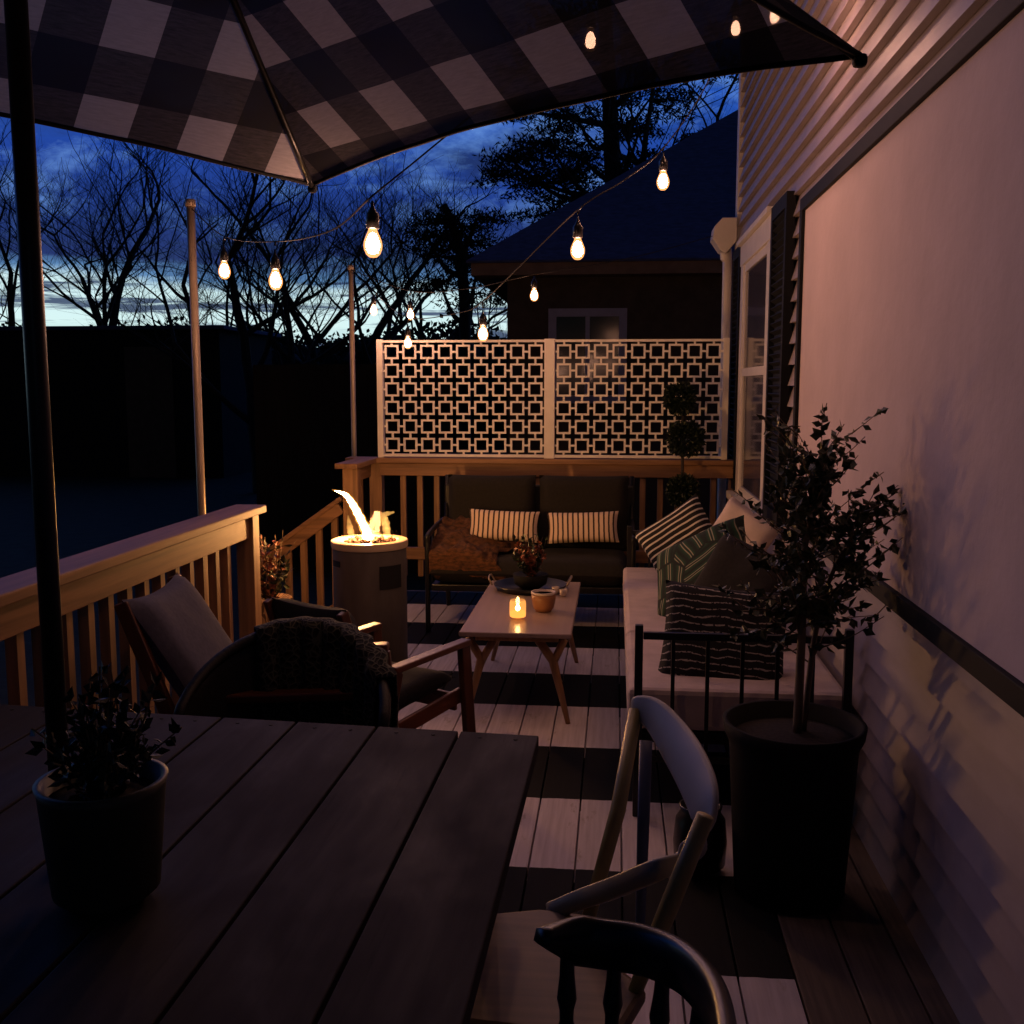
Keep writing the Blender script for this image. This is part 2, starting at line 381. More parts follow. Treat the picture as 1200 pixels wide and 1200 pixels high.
# the west (left) keeps its glow, the far right is duller near the horizon
sky = N(nt, 'ShaderNodeTexSky'); sky.sky_type = 'NISHITA'; sky.sun_disc = False
sky.sun_elevation = R(-3); sky.sun_rotation = R(-25)
add = mixc(nt, .05, colr, sky.outputs[0], 'ADD')
east = ramp(nt, math_(nt, 'ADD', math_(nt, 'MULTIPLY', sp.outputs[1], .5), .5), [(.38, .05), (.72, 1.0)])
add = mixc(nt, 1.0, add, east, 'MULTIPLY')
L(nt, add, bg.inputs[0]); bg.inputs[1].default_value = .80
sd = bpy.data.lights.new("sun", 'SUN'); sd.energy = .015; sd.angle = R(30); sd.color = (.6, .75, 1)
so = bpy.data.objects.new("sun", sd); col.objects.link(so); so.rotation_euler = (R(80), 0, R(25))

# ------------------------------------------------------------------ ground, deck, stairs
GZ = -.75
o = MB().b2(-400, 400, -300, 700, GZ - .1, GZ).build('ground', M['grass']); struct(o)
mb = MB(); XL = -1.88
k = -13
while True:
    x0 = -.109 + .146 * k
    if x0 > 2.4: break
    x1 = x0 + .140
    if x1 > XL:
        mb.b2(max(x0, XL) + .003, x1 + .003, -2.5, 7.30, -.03, 0)
    k += 1
mb.b2(XL, 2.4, -2.5, 7.28, -.09, -.045)
o = mb.build('deck', M['deck'], bevel=.002); struct(o)
mb = MB(); mb.b2(XL - .04, XL - .002, -2.5, 7.3, GZ, -.002)
mb.b2(XL, 2.4, 7.305, 7.34, GZ, -.002)
struct(mb.build('deck_skirt', M['cedarY']))
mb = MB()
for i in range(3): mb.b2(XL - .06 - .3 * (i + 1), XL - .045 - .3 * i, 4.6, 6.55, -.19 * (i + 1) - .04, -.19 * (i + 1))
struct(mb.build('stairs', M['cedarY'], bevel=.004))

# ------------------------------------------------------------------ house on the right
WX = .86
h = thing('house', 'house wall of pale clapboard siding along the right side of the deck', 'house', (WX, 7.5, 0))
mb = MB(); z = -.7
while z < 6.2:
    # each clapboard leans out at its lower edge
    mb.add([(WX + .002, -2.5, z + .105), (WX - .030, -2.5, z), (WX - .030, 7.46, z), (WX + .002, 7.46, z + .105), (WX - .001, -2.5, z), (WX - .001, 7.46, z)],
           [(0, 1, 2, 3), (1, 4, 5, 2)])
    z += .1
mb.build('siding', M['siding'], h)
mb = MB(); mb.b2(WX + .004, WX + 5, -2.5, 7.5, -.75, 6.3); mb.build('wall', M['siding'], h)
mb = MB(); mb.b2(WX - .035, WX + .07, 7.455, 7.56, -.7, 6.3); mb.build('corner_board', M['trim'], h, bevel=.004)
mb = MB()
gp = [(.0, 2.66), (-.10, 2.66), (-.155, 2.60), (-.165, 2.52), (-.11, 2.44), (-.07, 2.42), (0, 2.50)]
a = [(WX - .036 + x, 7.42, z) for x, z in gp]; b = [(WX - .036 + x, 7.62, z) for x, z in gp]
n = len(gp); mb.add(a + b, [tuple(range(n)), tuple(range(2 * n - 1, n - 1, -1))] + [(i, n + i, n + (i + 1) % n, (i + 1) % n) for i in range(n)])
mb.build('gutter', M['trim'], h, bevel=.004)
mb = MB(); mb.tube(cr([(WX - .11, 7.53, 2.47), (WX - .10, 7.53, 2.36), (WX - .085, 7.53, 2.24), (WX - .085, 7.53, -.6)], 4), .032, 8)
mb.build('downspout', M['trim'], h, smooth=True)
# window in the wall
wy0, wy1 = atx(912, 400, WX).y, atx(876, 400, WX).y
wz0, wz1 = .80, 2.40
mb = MB(); t = .13
mb.b2(WX - .055, WX - .018, wy0, wy0 + t, wz0, wz1 - t); mb.b2(WX - .055, WX - .018, wy1 - t, wy1, wz0, wz1 - t)
mb.b2(WX - .06, WX - .018, wy0 - .01, wy1 + .01, wz1 - t, wz1)
mb.b2(WX - .085, WX - .018, wy0 - .03, wy1 + .03, wz1 + .001, wz1 + .035)
wf = mb.build('window', M['trim'], h, bevel=.004)
mb = MB(); mb.b2(WX - .11, WX - .018, wy0 - .04, wy1 + .04, wz0 - .05, wz0 - .001); mb.build('sill', M['trim'], wf, bevel=.004)
mb = MB(); zm = (wz0 + wz1 - t) / 2 + .05
for (a, b, c, d) in ((wy0 + t, wy0 + t + .05, wz0, wz1 - t), (wy1 - t - .05, wy1 - t, wz0, wz1 - t), (wy0 + t + .05, wy1 - t - .05, wz0, wz0 + .05), (wy0 + t + .05, wy1 - t - .05, wz1 - t - .05, wz1 - t)):
    mb.b2(WX - .046, WX - .018, a, b, c, d)
mb.b2(WX - .05, WX - .019, wy0 + t + .002, wy1 - t - .002, zm - .025, zm + .025)
mb.build('sash', M['trim'], wf)
MB().b2(WX - .0375, WX - .0335, wy0 + t + .05, wy1 - t - .05, wz0 + .05, wz1 - t - .05).build('pane', M['winglass'], wf)
def shutter(y0, y1):
    mb = MB(); X0, X1 = WX - .062, WX - .018
    mb.b2(X0, X1, y0, y0 + .05, wz0, wz1 + .02); mb.b2(X0, X1, y1 - .05, y1, wz0, wz1 + .02)
    mb.b2(X0, X1, y0 + .05, y1 - .05, wz0, wz0 + .07); mb.b2(X0, X1, y0 + .05, y1 - .05, wz1 - .05, wz1 + .02)
    z = wz0 + .07
    rot = Matrix.Rotation(R(35), 3, 'Y')
    while z < wz1 - .06:
        mb.box((WX - .044, (y0 + y1) / 2, z + .02), (.035, y1 - y0 - .1, .006), rot); z += .04
    mb.b2(WX - .036, WX - .031, y0 + .05, y1 - .05, wz0 + .07, wz1 - .05)
    return mb.build('shutter', M['shutter'], h)
shutter(atx(932, 400, WX).y, wy0 - .035); shutter(wy1 + .035, wy1 + .44)

# outdoor projection screen on the wall
sx = WX - .06
p0 = atx(941, 300, sx); sy1 = p0.y; sy0 = sy1 - 2.75; sz0, sz1 = .92, 2.25
t = thing('projection_screen', 'large pale fabric screen in a black frame hung on the house wall', 'projection screen', (WX, (sy0 + sy1) / 2, sz0))
MB().b2(sx + .004, sx + .010, sy0, sy1, sz0, sz1).build('screen_fabric', M['cloth_screen'], t)
for (a, b, c, d) in ((sy0 - .05, sy1 + .05, sz1, sz1 + .055), (sy0 - .05, sy1 + .05, sz0 - .055, sz0), (sy0 - .05, sy0, sz0, sz1), (sy1, sy1 + .05, sz0, sz1)):
    MB().b2(sx - .012, sx + .036, a, b, c, d).build('frame_bar', M['shutter'], t, bevel=.003)

# ------------------------------------------------------------------ back railing with lattice screen
RY = 7.15
bx0, bx1 = aty(443, 540, RY).x, WX - .03
rt = thing('back_railing', 'cedar deck railing along the back under the white lattice screen', 'railing', ((bx0 + bx1) / 2, RY, 0))
RZ = aty(600, 537, RY).z
MB().b2(bx0 - .22, bx1, RY - .075, RY + .075, RZ - .035, RZ).build('cap_rail', M['cedarX'], rt, bevel=.004)
MB().b2(bx0 + .02, bx1, RY - .045, RY - .006, RZ - .125, RZ - .037).build('top_rail', M['cedarX'], rt, bevel=.003)
MB().b2(bx0 + .02, bx1, RY - .045, RY - .006, .27, .355).build('bottom_rail', M['cedarX'], rt, bevel=.003)
x = bx0 + .16
while x < bx1:
    MB().b2(x, x + .038, RY - .002, RY + .034, .14, RZ - .04).build('baluster', M['cedarZ'], rt); x += .121
for x in (bx0 - .02, (bx0 + bx1) / 2):
    MB().b2(x - .045, x + .045, RY - .001, RY + .088, 0, RZ - .036).build('post', M['cedarZ'], rt, bevel=.003)

ls = thing('lattice_screen', 'pair of white lattice panels of linked squares above the back railing', 'privacy screen', ((bx0 + bx1) / 2, RY, RZ))
LZ0, LZ1 = RZ + .012, aty(443, 399, RY).z
um = [aty(u, 470, RY).x for u in (443, 449.5, 638, 650, 846, 853)]
for a, b in ((um[0], um[1]), (um[2], um[3]), (um[4], um[5])):
    MB().b2(a, b, RY - .03, RY + .03, RZ + .001, LZ1 + .006).build('frame_post', M['lattice'], ls, bevel=.002)
for a, b in ((um[1], um[2]), (um[3], um[4])):
    MB().b2(a, b, RY - .02, RY + .02, LZ1 - .016, LZ1).build('frame_bar', M['lattice'], ls)
    MB().b2(a, b, RY - .02, RY + .02, LZ0 - .004, LZ0 + .014).build('frame_bar', M['lattice'], ls)
    mb = MB(); nx, nz = 9, 6; z0, z1 = LZ0 + .014, LZ1 - .016
    cx = (b - a) / nx; cz = (z1 - z0) / nz; so_ = .775 * cx ; sq = .5 * so_; th = .0135; D0, D1 = RY - .008, RY + .008
    for i in range(nx):
        for j in range(nz):
            mx, mz = a + cx * (i + .5), z0 + cz * (j + .5)
            mb.b2(mx - sq, mx + sq, D0, D1, mz + sq - th, mz + sq); mb.b2(mx - sq, mx + sq, D0, D1, mz - sq, mz - sq + th)
            mb.b2(mx - sq, mx - sq + th, D0, D1, mz - sq + th, mz + sq - th); mb.b2(mx + sq - th, mx + sq, D0, D1, mz - sq + th, mz + sq - th)
            mb.b2(mx - cx / 2, mx - sq, D0, D1, mz - th / 2, mz + th / 2); mb.b2(mx + sq, mx + cx / 2, D0, D1, mz - th / 2, mz + th / 2)
            mb.b2(mx - th / 2, mx + th / 2, D0, D1, mz - cz / 2, mz - sq); mb.b2(mx - th / 2, mx + th / 2, D0, D1, mz + sq, mz + cz / 2)
    mb.build('lattice_panel', M['lattice'], ls)

# left corner, newel and sloping stair rail
NY = 6.62
nx_ = aty(413, 600, NY).x
sr = thing('stair_railing', 'cedar stair railing sloping down beside the fire column', 'railing', (nx_, NY, 0))
MB().b2(nx_ - .05, nx_ + .05, NY - .05, NY + .05, 0, RZ - .036).build('newel_post', M['cedarZ'], sr, bevel=.004)
MB().b2(nx_ - .09, nx_ + .06, NY - .09, RY - .08, RZ - .035, RZ).build('cap_rail', M['cedarY'], sr, bevel=.004)
MB().b2(nx_ - .015, nx_ + .02, NY + .05, RY - .08, RZ - .13, RZ - .037).build('top_rail', M['cedarY'], sr)
MB().b2(nx_ - .035, nx_ - .017, NY + .18, NY + .22, .1, RZ - .04).build('baluster', M['cedarZ'], sr)
MB().b2(nx_ - .035, nx_ - .017, NY + .33, NY + .37, .1, RZ - .04).build('baluster', M['cedarZ'], sr)
a = aty(402, 583, NY); b = aty(290, 664, NY); sl = (a - b)
MB().bar(a + Vector((-.0, 0, 0)), b, .14, .03).build('cap_rail', M['cedarX'], sr, bevel=.003)
MB().bar(a + Vector((-.01, -.03, -.06)), b + Vector((0, -.03, -.06)), .035, .085).build('top_rail', M['cedarX'], sr, bevel=.003)
MB().bar(a + Vector((-.01, -.03, -.72)), b + Vector((0, -.03, -.72)), .035, .085).build('bottom_rail', M['cedarX'], sr, bevel=.003)
for i in range(6):
    p = a.lerp(b, (i + .6) / 6.2)
    MB().b2(p.x - .02, p.x + .02, NY + .0, NY + .035, p.z - .76, p.z - .02).build('baluster', M['cedarZ'], sr)
MB().b2(b.x - .05, b.x + .04, NY - .045, NY + .045, GZ, b.z - .0).build('post', M['cedarZ'], sr, bevel=.003)

# near left railing
LX = -1.63; LE = 4.42
lr = thing('side_railing', 'cedar deck railing with wide cap running along the left side', 'railing', (LX, 2, 0))
SZ = .965
mb = MB().b2(LX - .085, LX + .06, -2.5, LE + .06, SZ - .035, SZ); mb.build('cap_rail', M['cedarY'], lr, bevel=.005)
MB().b2(LX - .012, LX + .024, -2.5, LE - .075, SZ - .135, SZ - .037).build('top_rail', M['cedarY'], lr, bevel=.003)
MB().b2(LX - .012, LX + .024, -2.5, LE - .075, .08, .165).build('bottom_rail', M['cedarY'], lr, bevel=.003)
for y in (LE - .03, 2.4, .4, -1.6):
    MB().b2(LX - .04, LX + .04, y - .04, y + .04, 0, SZ - .036).build('post', M['cedarZ'], lr, bevel=.003)
y = LE - .22
while y > -.5:
    MB().b2(LX - .05, LX - .014, y - .018, y + .018, .06, SZ - .04).build('baluster', M['cedarZ'], lr); y -= .13

# ------------------------------------------------------------------ light poles and string lights
def pole(u0, v0, u1, v1, Y, r, label):
    top = aty(u0, v0, Y); bot = aty(u1, v1, Y); bot.z = -.6 if top.x < XL else GZ; bot.x = top.x
    o = MB().tube([(0, 0, GZ - bot.z), (0, 0, top.z - bot.z)], r, 12)
    o.tube([(0, 0, top.z - bot.z - .02), (0, 0, top.z - bot.z + .012)], r * 1.25, 12)
    ob = o.build('light_pole', M['conduit'], smooth=True); place(ob, bot); tag(ob, label, 'pole', 'poles holding up the string lights')
    return top
pa = pole(223, 237, 233, 600, 4.62, .019, 'tall thin metal pole rising behind the left railing cap')
pb = pole(411, 313, 415, 540, 7.3, .019, 'shorter looking thin metal pole behind the far railing corner')

def bulb_mesh(c, sc=.86):
    c = Vector(c)
    body = MB().lathe([(r * sc, z * sc) for r, z in ((.0005, -.047), (.012, -.045), (.022, -.036), (.028, -.022), (.0295, -.010), (.028, .002), (.022, .018), (.015, .033), (.013, .040))], c, 16)
    sock = MB().lathe([(r * sc, z * sc) for r, z in ((.014, .040), (.0205, .042), (.021, .085), (.015, .092), (.006, .108), (.004, .125))], c, 12)
    return sock, body
def strand(label, pts, bulbs, name='string_lights', cordr=.0026):
    """pts = (u, v, Y) cord points; bulbs = (u, v, Y) bulb centres"""
    P = [aty(*p) for p in pts]
    t = thing(name, label, 'string lights', P[0], group='string lights over the deck')
    MB().tube(cr(P, 8), cordr, 6).build('cord', M['cord'], t, smooth=True)
    C = cr(P, 24)
    for b in bulbs:
        c = aty(*b)
        near = min(C, key=lambda q: (q - c - Vector((0, 0, .12))).length)
        s, g = bulb_mesh(c)
        nb = len(g.f)
        s.tube([c + Vector((0, 0, .12)), near], .004, 6)
        so2 = s.build('socket', M['black'], t, smooth=True)
        g.lathe([(r_ * .86, z_ * .86) for r_, z_ in ((.0005, -.036), (.014, -.031), (.0205, -.018), (.021, -.006), (.017, .010), (.011, .024), (.0005, .030))], c, 14); g.m = [0 if k_ < nb else 1 for k_ in range(len(g.f))]
        g.build('bulb', [M['bulbglass'], M['bulb']], so2, smooth=True)
    return t
strand('string of bulbs from the left pole, with the largest looking bulb near the umbrella corner',
       [(223, 243, 4.62), (263, 277, 4.35), (323, 283, 3.75), (388, 270, 3.2), (437, 229, 2.75), (500, 178, 2.85), (590, 102, 3.15), (692, 4, 3.7), (800, -90, 4.0), (898, -190, 4.3)],
       [(263, 316, 4.35), (323, 327, 3.75), (437, 284, 2.75), (692, 46, 3.7)])
strand('string of bulbs dipping onto the left lattice panel then rising towards the house',
       [(411, 318, 7.28), (438, 342, 6.9), (478, 372, 6.2), (540, 366, 5.3), (566, 353, 4.9), (603, 318, 4.4), (677, 246, 3.75), (730, 212, 3.95), (777, 174, 4.3), (830, 95, 4.3), (862, 0, 4.2), (908, -14, 4.05), (965, -70, 3.9)],
       [(438, 363, 6.9), (478, 401, 6.2), (566, 390, 4.9), (677, 291, 3.7), (777, 211, 4.3), (862, 32, 4.2), (908, 17, 4.05)])
strand('farthest string of bulbs sagging from the far pole to the gutter of the house',
       [(411, 316, 7.26), (481, 341, 6.9), (550, 338, 6.6), (626, 322, 6.2), (740, 302, 6.9), (838, 276, 7.5)],
       [(481, 368, 6.9), (626, 345, 6.2)])

# ------------------------------------------------------------------ umbrella
C1 = aty(366, 216, 2.74); EZ = C1.z
C2 = atz(1008, 62, EZ)
e = (C2 - C1); Le = e.length; e.normalize(); nn = Vector((-e.y, e.x, 0)) * -1
if nn.y > 0: nn = -nn
DW = 2.05
C0 = C1 + nn * DW; C3 = C2 + nn * DW
apex = (C1 + C3) / 2; apex.z = EZ + .82
um_ = thing('umbrella', 'large black and white buffalo check patio umbrella overhead', 'umbrella', (apex.x, apex.y, 0))
def canopy(A, B, off=0):
    mb = MB(); n, m = 28, 20; ed = (B - A); LL = ed.length; ed = ed / LL
    mid = (A + B) / 2; inn = Vector((apex.x - mid.x, apex.y - mid.y, 0)); rr = inn.length; slant = (apex - mid).length
    vs = []; uv = []
    for j in range(m + 1):
        t = j / m
        for i in range(n + 1):
            s = i / n
            base = A.lerp(B, s)
            scal = 4 * s * (1 - s)
            p = base.lerp(apex, t)
            p = p + (apex - mid).normalized() * .05 * scal * (1 - t)
            p.z -= .045 * math.sin(PI * t) * (.35 + .65 * scal) + .0
            p.z += .02 * scal * (1 - t) * math.sin(PI * t)
            p.z += .004 * noise.noise(p * 5)
            q = p - A
            vs.append(p); uv.append((q.dot(ed), t * slant + .05 * scal * (1 - t) + off))
    fs = [(j * (n + 1) + i, j * (n + 1) + i + 1, (j + 1) * (n + 1) + i + 1, (j + 1) * (n + 1) + i) for j in range(m) for i in range(n)]
    mb.add(vs, fs, uv)
    o = mb.build('canopy_panel', M['check'], um_, smooth=True)
    # hem along the free edge
    mb = MB(); pts = [vs[i] + Vector((0, 0, -.004)) for i in range(n + 1)]
    mb.tube(pts, .005, 6); mb.build('hem', M['shutter'], o, smooth=True)
for A, B in ((C1, C2), (C0, C1), (C3, C0), (C2, C3)): canopy(A, B, .08 if B is C1 else 0)
for c in (C0, C1, C2, C3):
    pts = []
    for i in range(9):
        t = i / 8; p = c.lerp(apex, t); p.z -= .045 * math.sin(PI * t) * .35 + .009; pts.append(p)
    MB().tube(pts, .008, 8).build('rib', M['darkmetal'], um_, smooth=True)
    hub = Vector((apex.x, apex.y, EZ + .12)); q = pts[4]
    MB().tube([hub, q], .008, 8).build('strut', M['darkmetal'], um_, smooth=True)
    MB().box(c + Vector((0, 0, -.012)), (.022, .022, .02)).build('rib_pocket', M['shutter'], um_, bevel=.006)
MB().tube([(apex.x, apex.y, 0.06), (apex.x, apex.y, apex.z + .05)], .016, 14).build('pole', M['darkmetal'], um_, smooth=True)
MB().tube([(apex.x, apex.y, EZ + .07), (apex.x, apex.y, EZ + .15)], .04, 14).build('hub', M['darkmetal'], um_, smooth=True)
MB().lathe([(.22, 0), (.23, .03), (.2, .05), (.04, .07), (.03, .2)], (apex.x, apex.y, 0.001), 28).build('base', M['planter'], um_, smooth=False)

# ------------------------------------------------------------------ dining table
TZ = .75
A = atz(633, 862, TZ); Bn = atz(545, 1200, TZ)
dY = (Bn - A).normalized(); ang = math.atan2(dY.y, dY.x) + PI / 2
tb = thing('dining_table', 'large grey plank dining table in the near left corner', 'table', (A.x - .55, A.y - 1.0, 0), (0, 0, ang))
rotm = Matrix.Rotation(ang, 4, 'Z'); ori = Matrix.Translation((A.x, A.y, 0)) @ rotm
skew = .030
mb = MB(); wds = [.178, .187, .187, .178, .185, .19, .185]; x = 0
for i, wv in enumerate(wds):
    q = MB().b2(x - wv + .003, x - .003, -2.05, 0, TZ - .035, TZ)
    for k_, v in enumerate(q.v):
        if v.y > -.1: v.y += -v.x * skew * 1.9
    q.v = [ori @ v for v in q.v]
    mb.add(q.v, q.f); x -= wv
mb.build('tabletop', M['tabletop'], tb, bevel=.003)
TW = sum(wds)
mb = MB()
for (a0, a1, b0, b1) in ((-TW + .08, -.08, -.16, -.12), (-TW + .08, -.08, -1.95, -1.91), (-.12, -.08, -1.91, -.16), (-TW + .08, -TW + .12, -1.91, -.16)):
    q = MB().b2(a0, a1, b0, b1, TZ - .12, TZ - .037); mb.add([ori @ v for v in q.v], q.f)
mb.build('apron', M['tabletop'], tb)
for a0 in (-.15, -TW + .08):
    for b0 in (-.2, -1.96):
        q = MB().b2(a0, a0 + .07, b0, b0 + .07, 0, TZ - .038); q.v = [ori @ v for v in q.v]
        q.build('leg', M['tabletop'], tb, bevel=.004)
x = 0; mb = MB()
for wv in wds:
    for s_ in (.28, .72):
        c = ori @ Vector((x - wv * s_, -.035 - (x - wv * s_) * skew * 1.9, TZ + .0008))
        mb.lathe([(.0045, -.0005), (.0045, .0006)], c, 10)
    x -= wv
mb.build('screw_heads', M['vent'], tb)

# ------------------------------------------------------------------ chair with the curved rail
ch = thing('dining_chair', 'ash and grey dining chair with a curved top rail beside the table', 'chair', (-.12, 1.86, 0))
pf = aty(745, 832, 2.16); pn = aty(827, 956, 1.71)
bf = atz(690, 1075, .45); bn = Vector((pn.x - .13, 1.70, .45))
mb = MB().tube([bf, bf.lerp(pf, .5) + Vector((.01, 0, 0)), pf], [.014, .0165, .015], 10); mb.build('back_post', M['ashwood'], ch, smooth=True)
mid = aty(775, 1085, 1.70)
mb = MB().tube([mid + (mid - pn).normalized() * .13, mid, mid.lerp(pn, .5), pn], [.013, .0165, .017, .016], 10); mb.build('back_post', M['ashwood'], ch, smooth=True)
rail = [aty(742, 826, 2.17), aty(766, 838, 2.12), aty(790, 868, 2.02), aty(812, 905, 1.9), aty(826, 945, 1.80), aty(820, 982, 1.77), aty(798, 1008, 1.77)]
ups = [Vector((-.05, .1, 1)), Vector((.25, .1, 1)), Vector((.5, .05, 1)), Vector((.55, -.0, 1)), Vector((.5, -.1, 1)), Vector((.2, -.3, 1)), Vector((0, -.2, 1))]
rail += [aty(768, 1020, 1.75), aty(720, 1040, 1.84), aty(680, 1054, 1.92), aty(644, 1068, 1.97)]
ups += [Vector((-.15, .2, .8)), Vector((-.2, .5, .5)), Vector((-.2, .5, .5)), Vector((-.2, .5, .5))]
rp = cr(rail, 7); ru = cr(ups, 7)
k = len(rp); hs = []
for i in range(k):
    t = i / (k - 1)
    hs.append(.034 + .056 * max(0, math.sin(PI * min(1, t / .58))) ** .6 if t < .58 else .034 + .006 * math.sin((t - .58) * 7))
MB().ribbon(rp, ru, hs, .015).build('top_rail', M['rail_paint'], ch, smooth=True)
s0 = aty(757, 868, 2.04); s1 = aty(750, 1090, 1.88)
MB().ribbon([s0, s0.lerp(s1, .5), s1, s1 + (s1 - s0) * .15], [Vector((1, .1, 0))] * 4, [.026, .024, .018, .018], .012).build('splat', M['splat_paint'], ch, smooth=True)
q0 = atz(582, 1072, .45)
poly = [(q0.x - .12, q0.y - .02), (q0.x - .14, 1.58), (bn.x - .02, 1.55), (bn.x + .035, 1.70), (bf.x + .03, bf.y - .12), (bf.x + .015, bf.y + .015), (bf.x - .1, bf.y + .03)]
poly = [(p[0], p[1]) for p in reversed(poly)]
MB().prism(poly[::-1], .418, .45).build('seat', M['seatwood'], ch, bevel=.012)
for lx, ly, dx, dy in ((bf.x - .03, bf.y - .04, .05, .05), (bn.x - .02, 1.64, .05, -.05), (q0.x - .08, q0.y - .06, -.04, .04), (q0.x - .1, 1.63, -.04, -.05)):
    MB().tube([(lx + dx, ly + dy, 0), (lx + dx * .4, ly + dy * .4, .22), (lx, ly, .419)], [.011, .016, .014], 10).build('leg', M['darkmetal'], ch, smooth=True)

# black spindle chair nearest the camera
c2 = thing('spindle_chair', 'black spindle back chair nearest the camera', 'chair', (.0, .95, 0))
crest = [aty(634, 1098, 1.18), aty(665, 1100, 1.21), aty(705, 1106, 1.22), aty(755, 1114, 1.20), aty(800, 1134, 1.15), aty(832, 1168, 1.07), aty(848, 1215, .98), aty(852, 1280, .88)]
cp = cr(crest, 6)
hs = [.018 + .044 * min(1, i / 8) for i in range(len(cp))]
MB().ribbon(cp, [Vector((.0, .12, 1))] * len(cp), hs, .022).build('crest_rail', M['black'], c2, smooth=True)
cent = Vector((-.05, .93, .45))
outer = [cp[6], cp[14], cp[21], cp[28], cp[36]]
for i, p in enumerate(outer):
    b = Vector((p.x * .80 + cent.x * .20, p.y * .85 + cent.y * .15, .46))
    r_ = []
    pts = []
    for j in range(25):
        t = j / 24; pts.append(p.lerp(b, t)); r_.append(.0085 + .0035 * math.sin(t * PI) + .0028 * (math.sin(t * 40) if .15 < t < .85 else 0))
    MB().tube(pts, r_, 10).build('spindle', M['black'], c2, smooth=True)
sp_ = [(-.06 + .235 * math.cos(a), .94 + .235 * math.sin(a)) for a in [2 * PI * i / 24 for i in range(24)]]
MB().prism(sp_, .425, .46).build('seat', M['black'], c2, bevel=.01)
for a in (45, 135, 225, 315):
    ca, sa = math.cos(R(a)), math.sin(R(a))
    MB().tube([(-.06 + .26 * ca, .94 + .26 * sa, 0), (-.06 + .2 * ca, .94 + .2 * sa, .22), (-.06 + .15 * ca, .94 + .15 * sa, .426)], [.012, .018, .014], 10).build('leg', M['black'], c2, smooth=True)

# ------------------------------------------------------------------ black wicker chair at the table head with knitted throw
wc = thing('wicker_chair', 'black round backed wicker chair at the far end of the dining table', 'chair', (-.92, 2.62, 0))
def bow(a, dr=0, k=1):
    ca, sa = math.cos(a), math.sin(a)
    return Vector((-.905 + (.29 + dr) * ca, 2.62 + (.29 + dr) * max(sa, 0), .57 + .215 * max(sa, 0) ** .8 * k))
ang_ = [PI * i / 24 for i in range(25)]
MB().tube([bow(a) for a in ang_], .016, 10).build('bow_rail', M['wicker'], wc, smooth=True)
mb = MB(); n = 24; vs = []
for j in range(7):
    for i in range(n + 1):
        a = PI * i / n; p = bow(a, .0); q = Vector((-.905 + .27 * math.cos(a), 2.62 + .26 * math.sin(a), .44)); vs.append(p.lerp(q, j / 6))
mb.add(vs, [(j * (n + 1) + i, j * (n + 1) + i + 1, (j + 1) * (n + 1) + i + 1, (j + 1) * (n + 1) + i) for j in range(6) for i in range(n)])
o = mb.build('backrest', M['wicker'], wc, smooth=True); s_ = o.modifiers.new('thick', 'SOLIDIFY'); s_.thickness = .018
MB().prism([(-.905 + .27 * math.cos(2 * PI * i / 20), 2.62 + .27 * math.sin(2 * PI * i / 20)) for i in range(20)], .38, .44).build('seat', M['wicker'], wc, bevel=.015)
for a in (45, 135, 225, 315):
    MB().tube([(-.905 + .25 * math.cos(R(a)), 2.62 + .25 * math.sin(R(a)), 0), (-.905 + .2 * math.cos(R(a)), 2.62 + .2 * math.sin(R(a)), .382)], .014, 8).build('leg', M['wicker'], wc, smooth=True)
mb = MB(); n, m = 40, 30; vs = []; uv = []
for j in range(m + 1):
    for i in range(n + 1):
        a = R(22) + R(98) * i / n; t = j / m
        top = bow(a, .0) + Vector((0, 0, .022))
        ca, sa = math.cos(a), math.sin(a)
        if t < .5:
            q = top + Vector((-ca, -sa, 0)) * .022 + Vector((0, 0, -(0.5 - t) * 2 * .36)) + Vector((-ca, -sa, 0)) * (.5 - t) * .03
        elif t < .6:
            q = top + Vector((ca, sa, 0)) * ((t - .5) * 10 * .052 - .022)
        else:
            q = top + Vector((ca, sa, 0)) * .030 + Vector((0, 0, -(t - .6) * 2.5 * .3))
        q += Vector((-ca, -sa, 0)) * (.010 * (math.sin(a * 26) + .6 * noise.noise(q * 12)) + .004)
        vs.append(q); uv.append((i / n, t))
mb.add(vs, [(j * (n + 1) + i, j * (n + 1) + i + 1, (j + 1) * (n + 1) + i + 1, (j + 1) * (n + 1) + i) for j in range(m) for i in range(n)], uv)
def knit_mat():
    m, nt, p = newmat('lace_knit')
    uvn = N(nt, 'ShaderNodeTexCoord').outputs['UV']
    mp = N(nt, 'ShaderNodeMapping'); L(nt, uvn, mp.inputs[0]); mp.inputs['Scale'].default_value = (16, 22, 1); mp.inputs['Rotation'].default_value = (0, 0, R(35))
    v = N(nt, 'ShaderNodeTexVoronoi', feature='DISTANCE_TO_EDGE'); L(nt, mp.outputs[0], v.inputs[0]); v.inputs['Scale'].default_value = 1.6
    c = ramp(nt, v.outputs['Distance'], [(.02, (.10, .10, .075)), (.12, (.010, .010, .009))])
    L(nt, c, p.inputs['Base Color']); p.inputs['Roughness'].default_value = 1
    bump(nt, v.outputs['Distance'], p, .8, -.01); return m
o = mb.build('throw_blanket', knit_mat(), smooth=True); tag(o, 'dark lacy knitted throw draped over the black wicker chair', 'blanket')
s_ = o.modifiers.new('thick', 'SOLIDIFY'); s_.thickness = .006

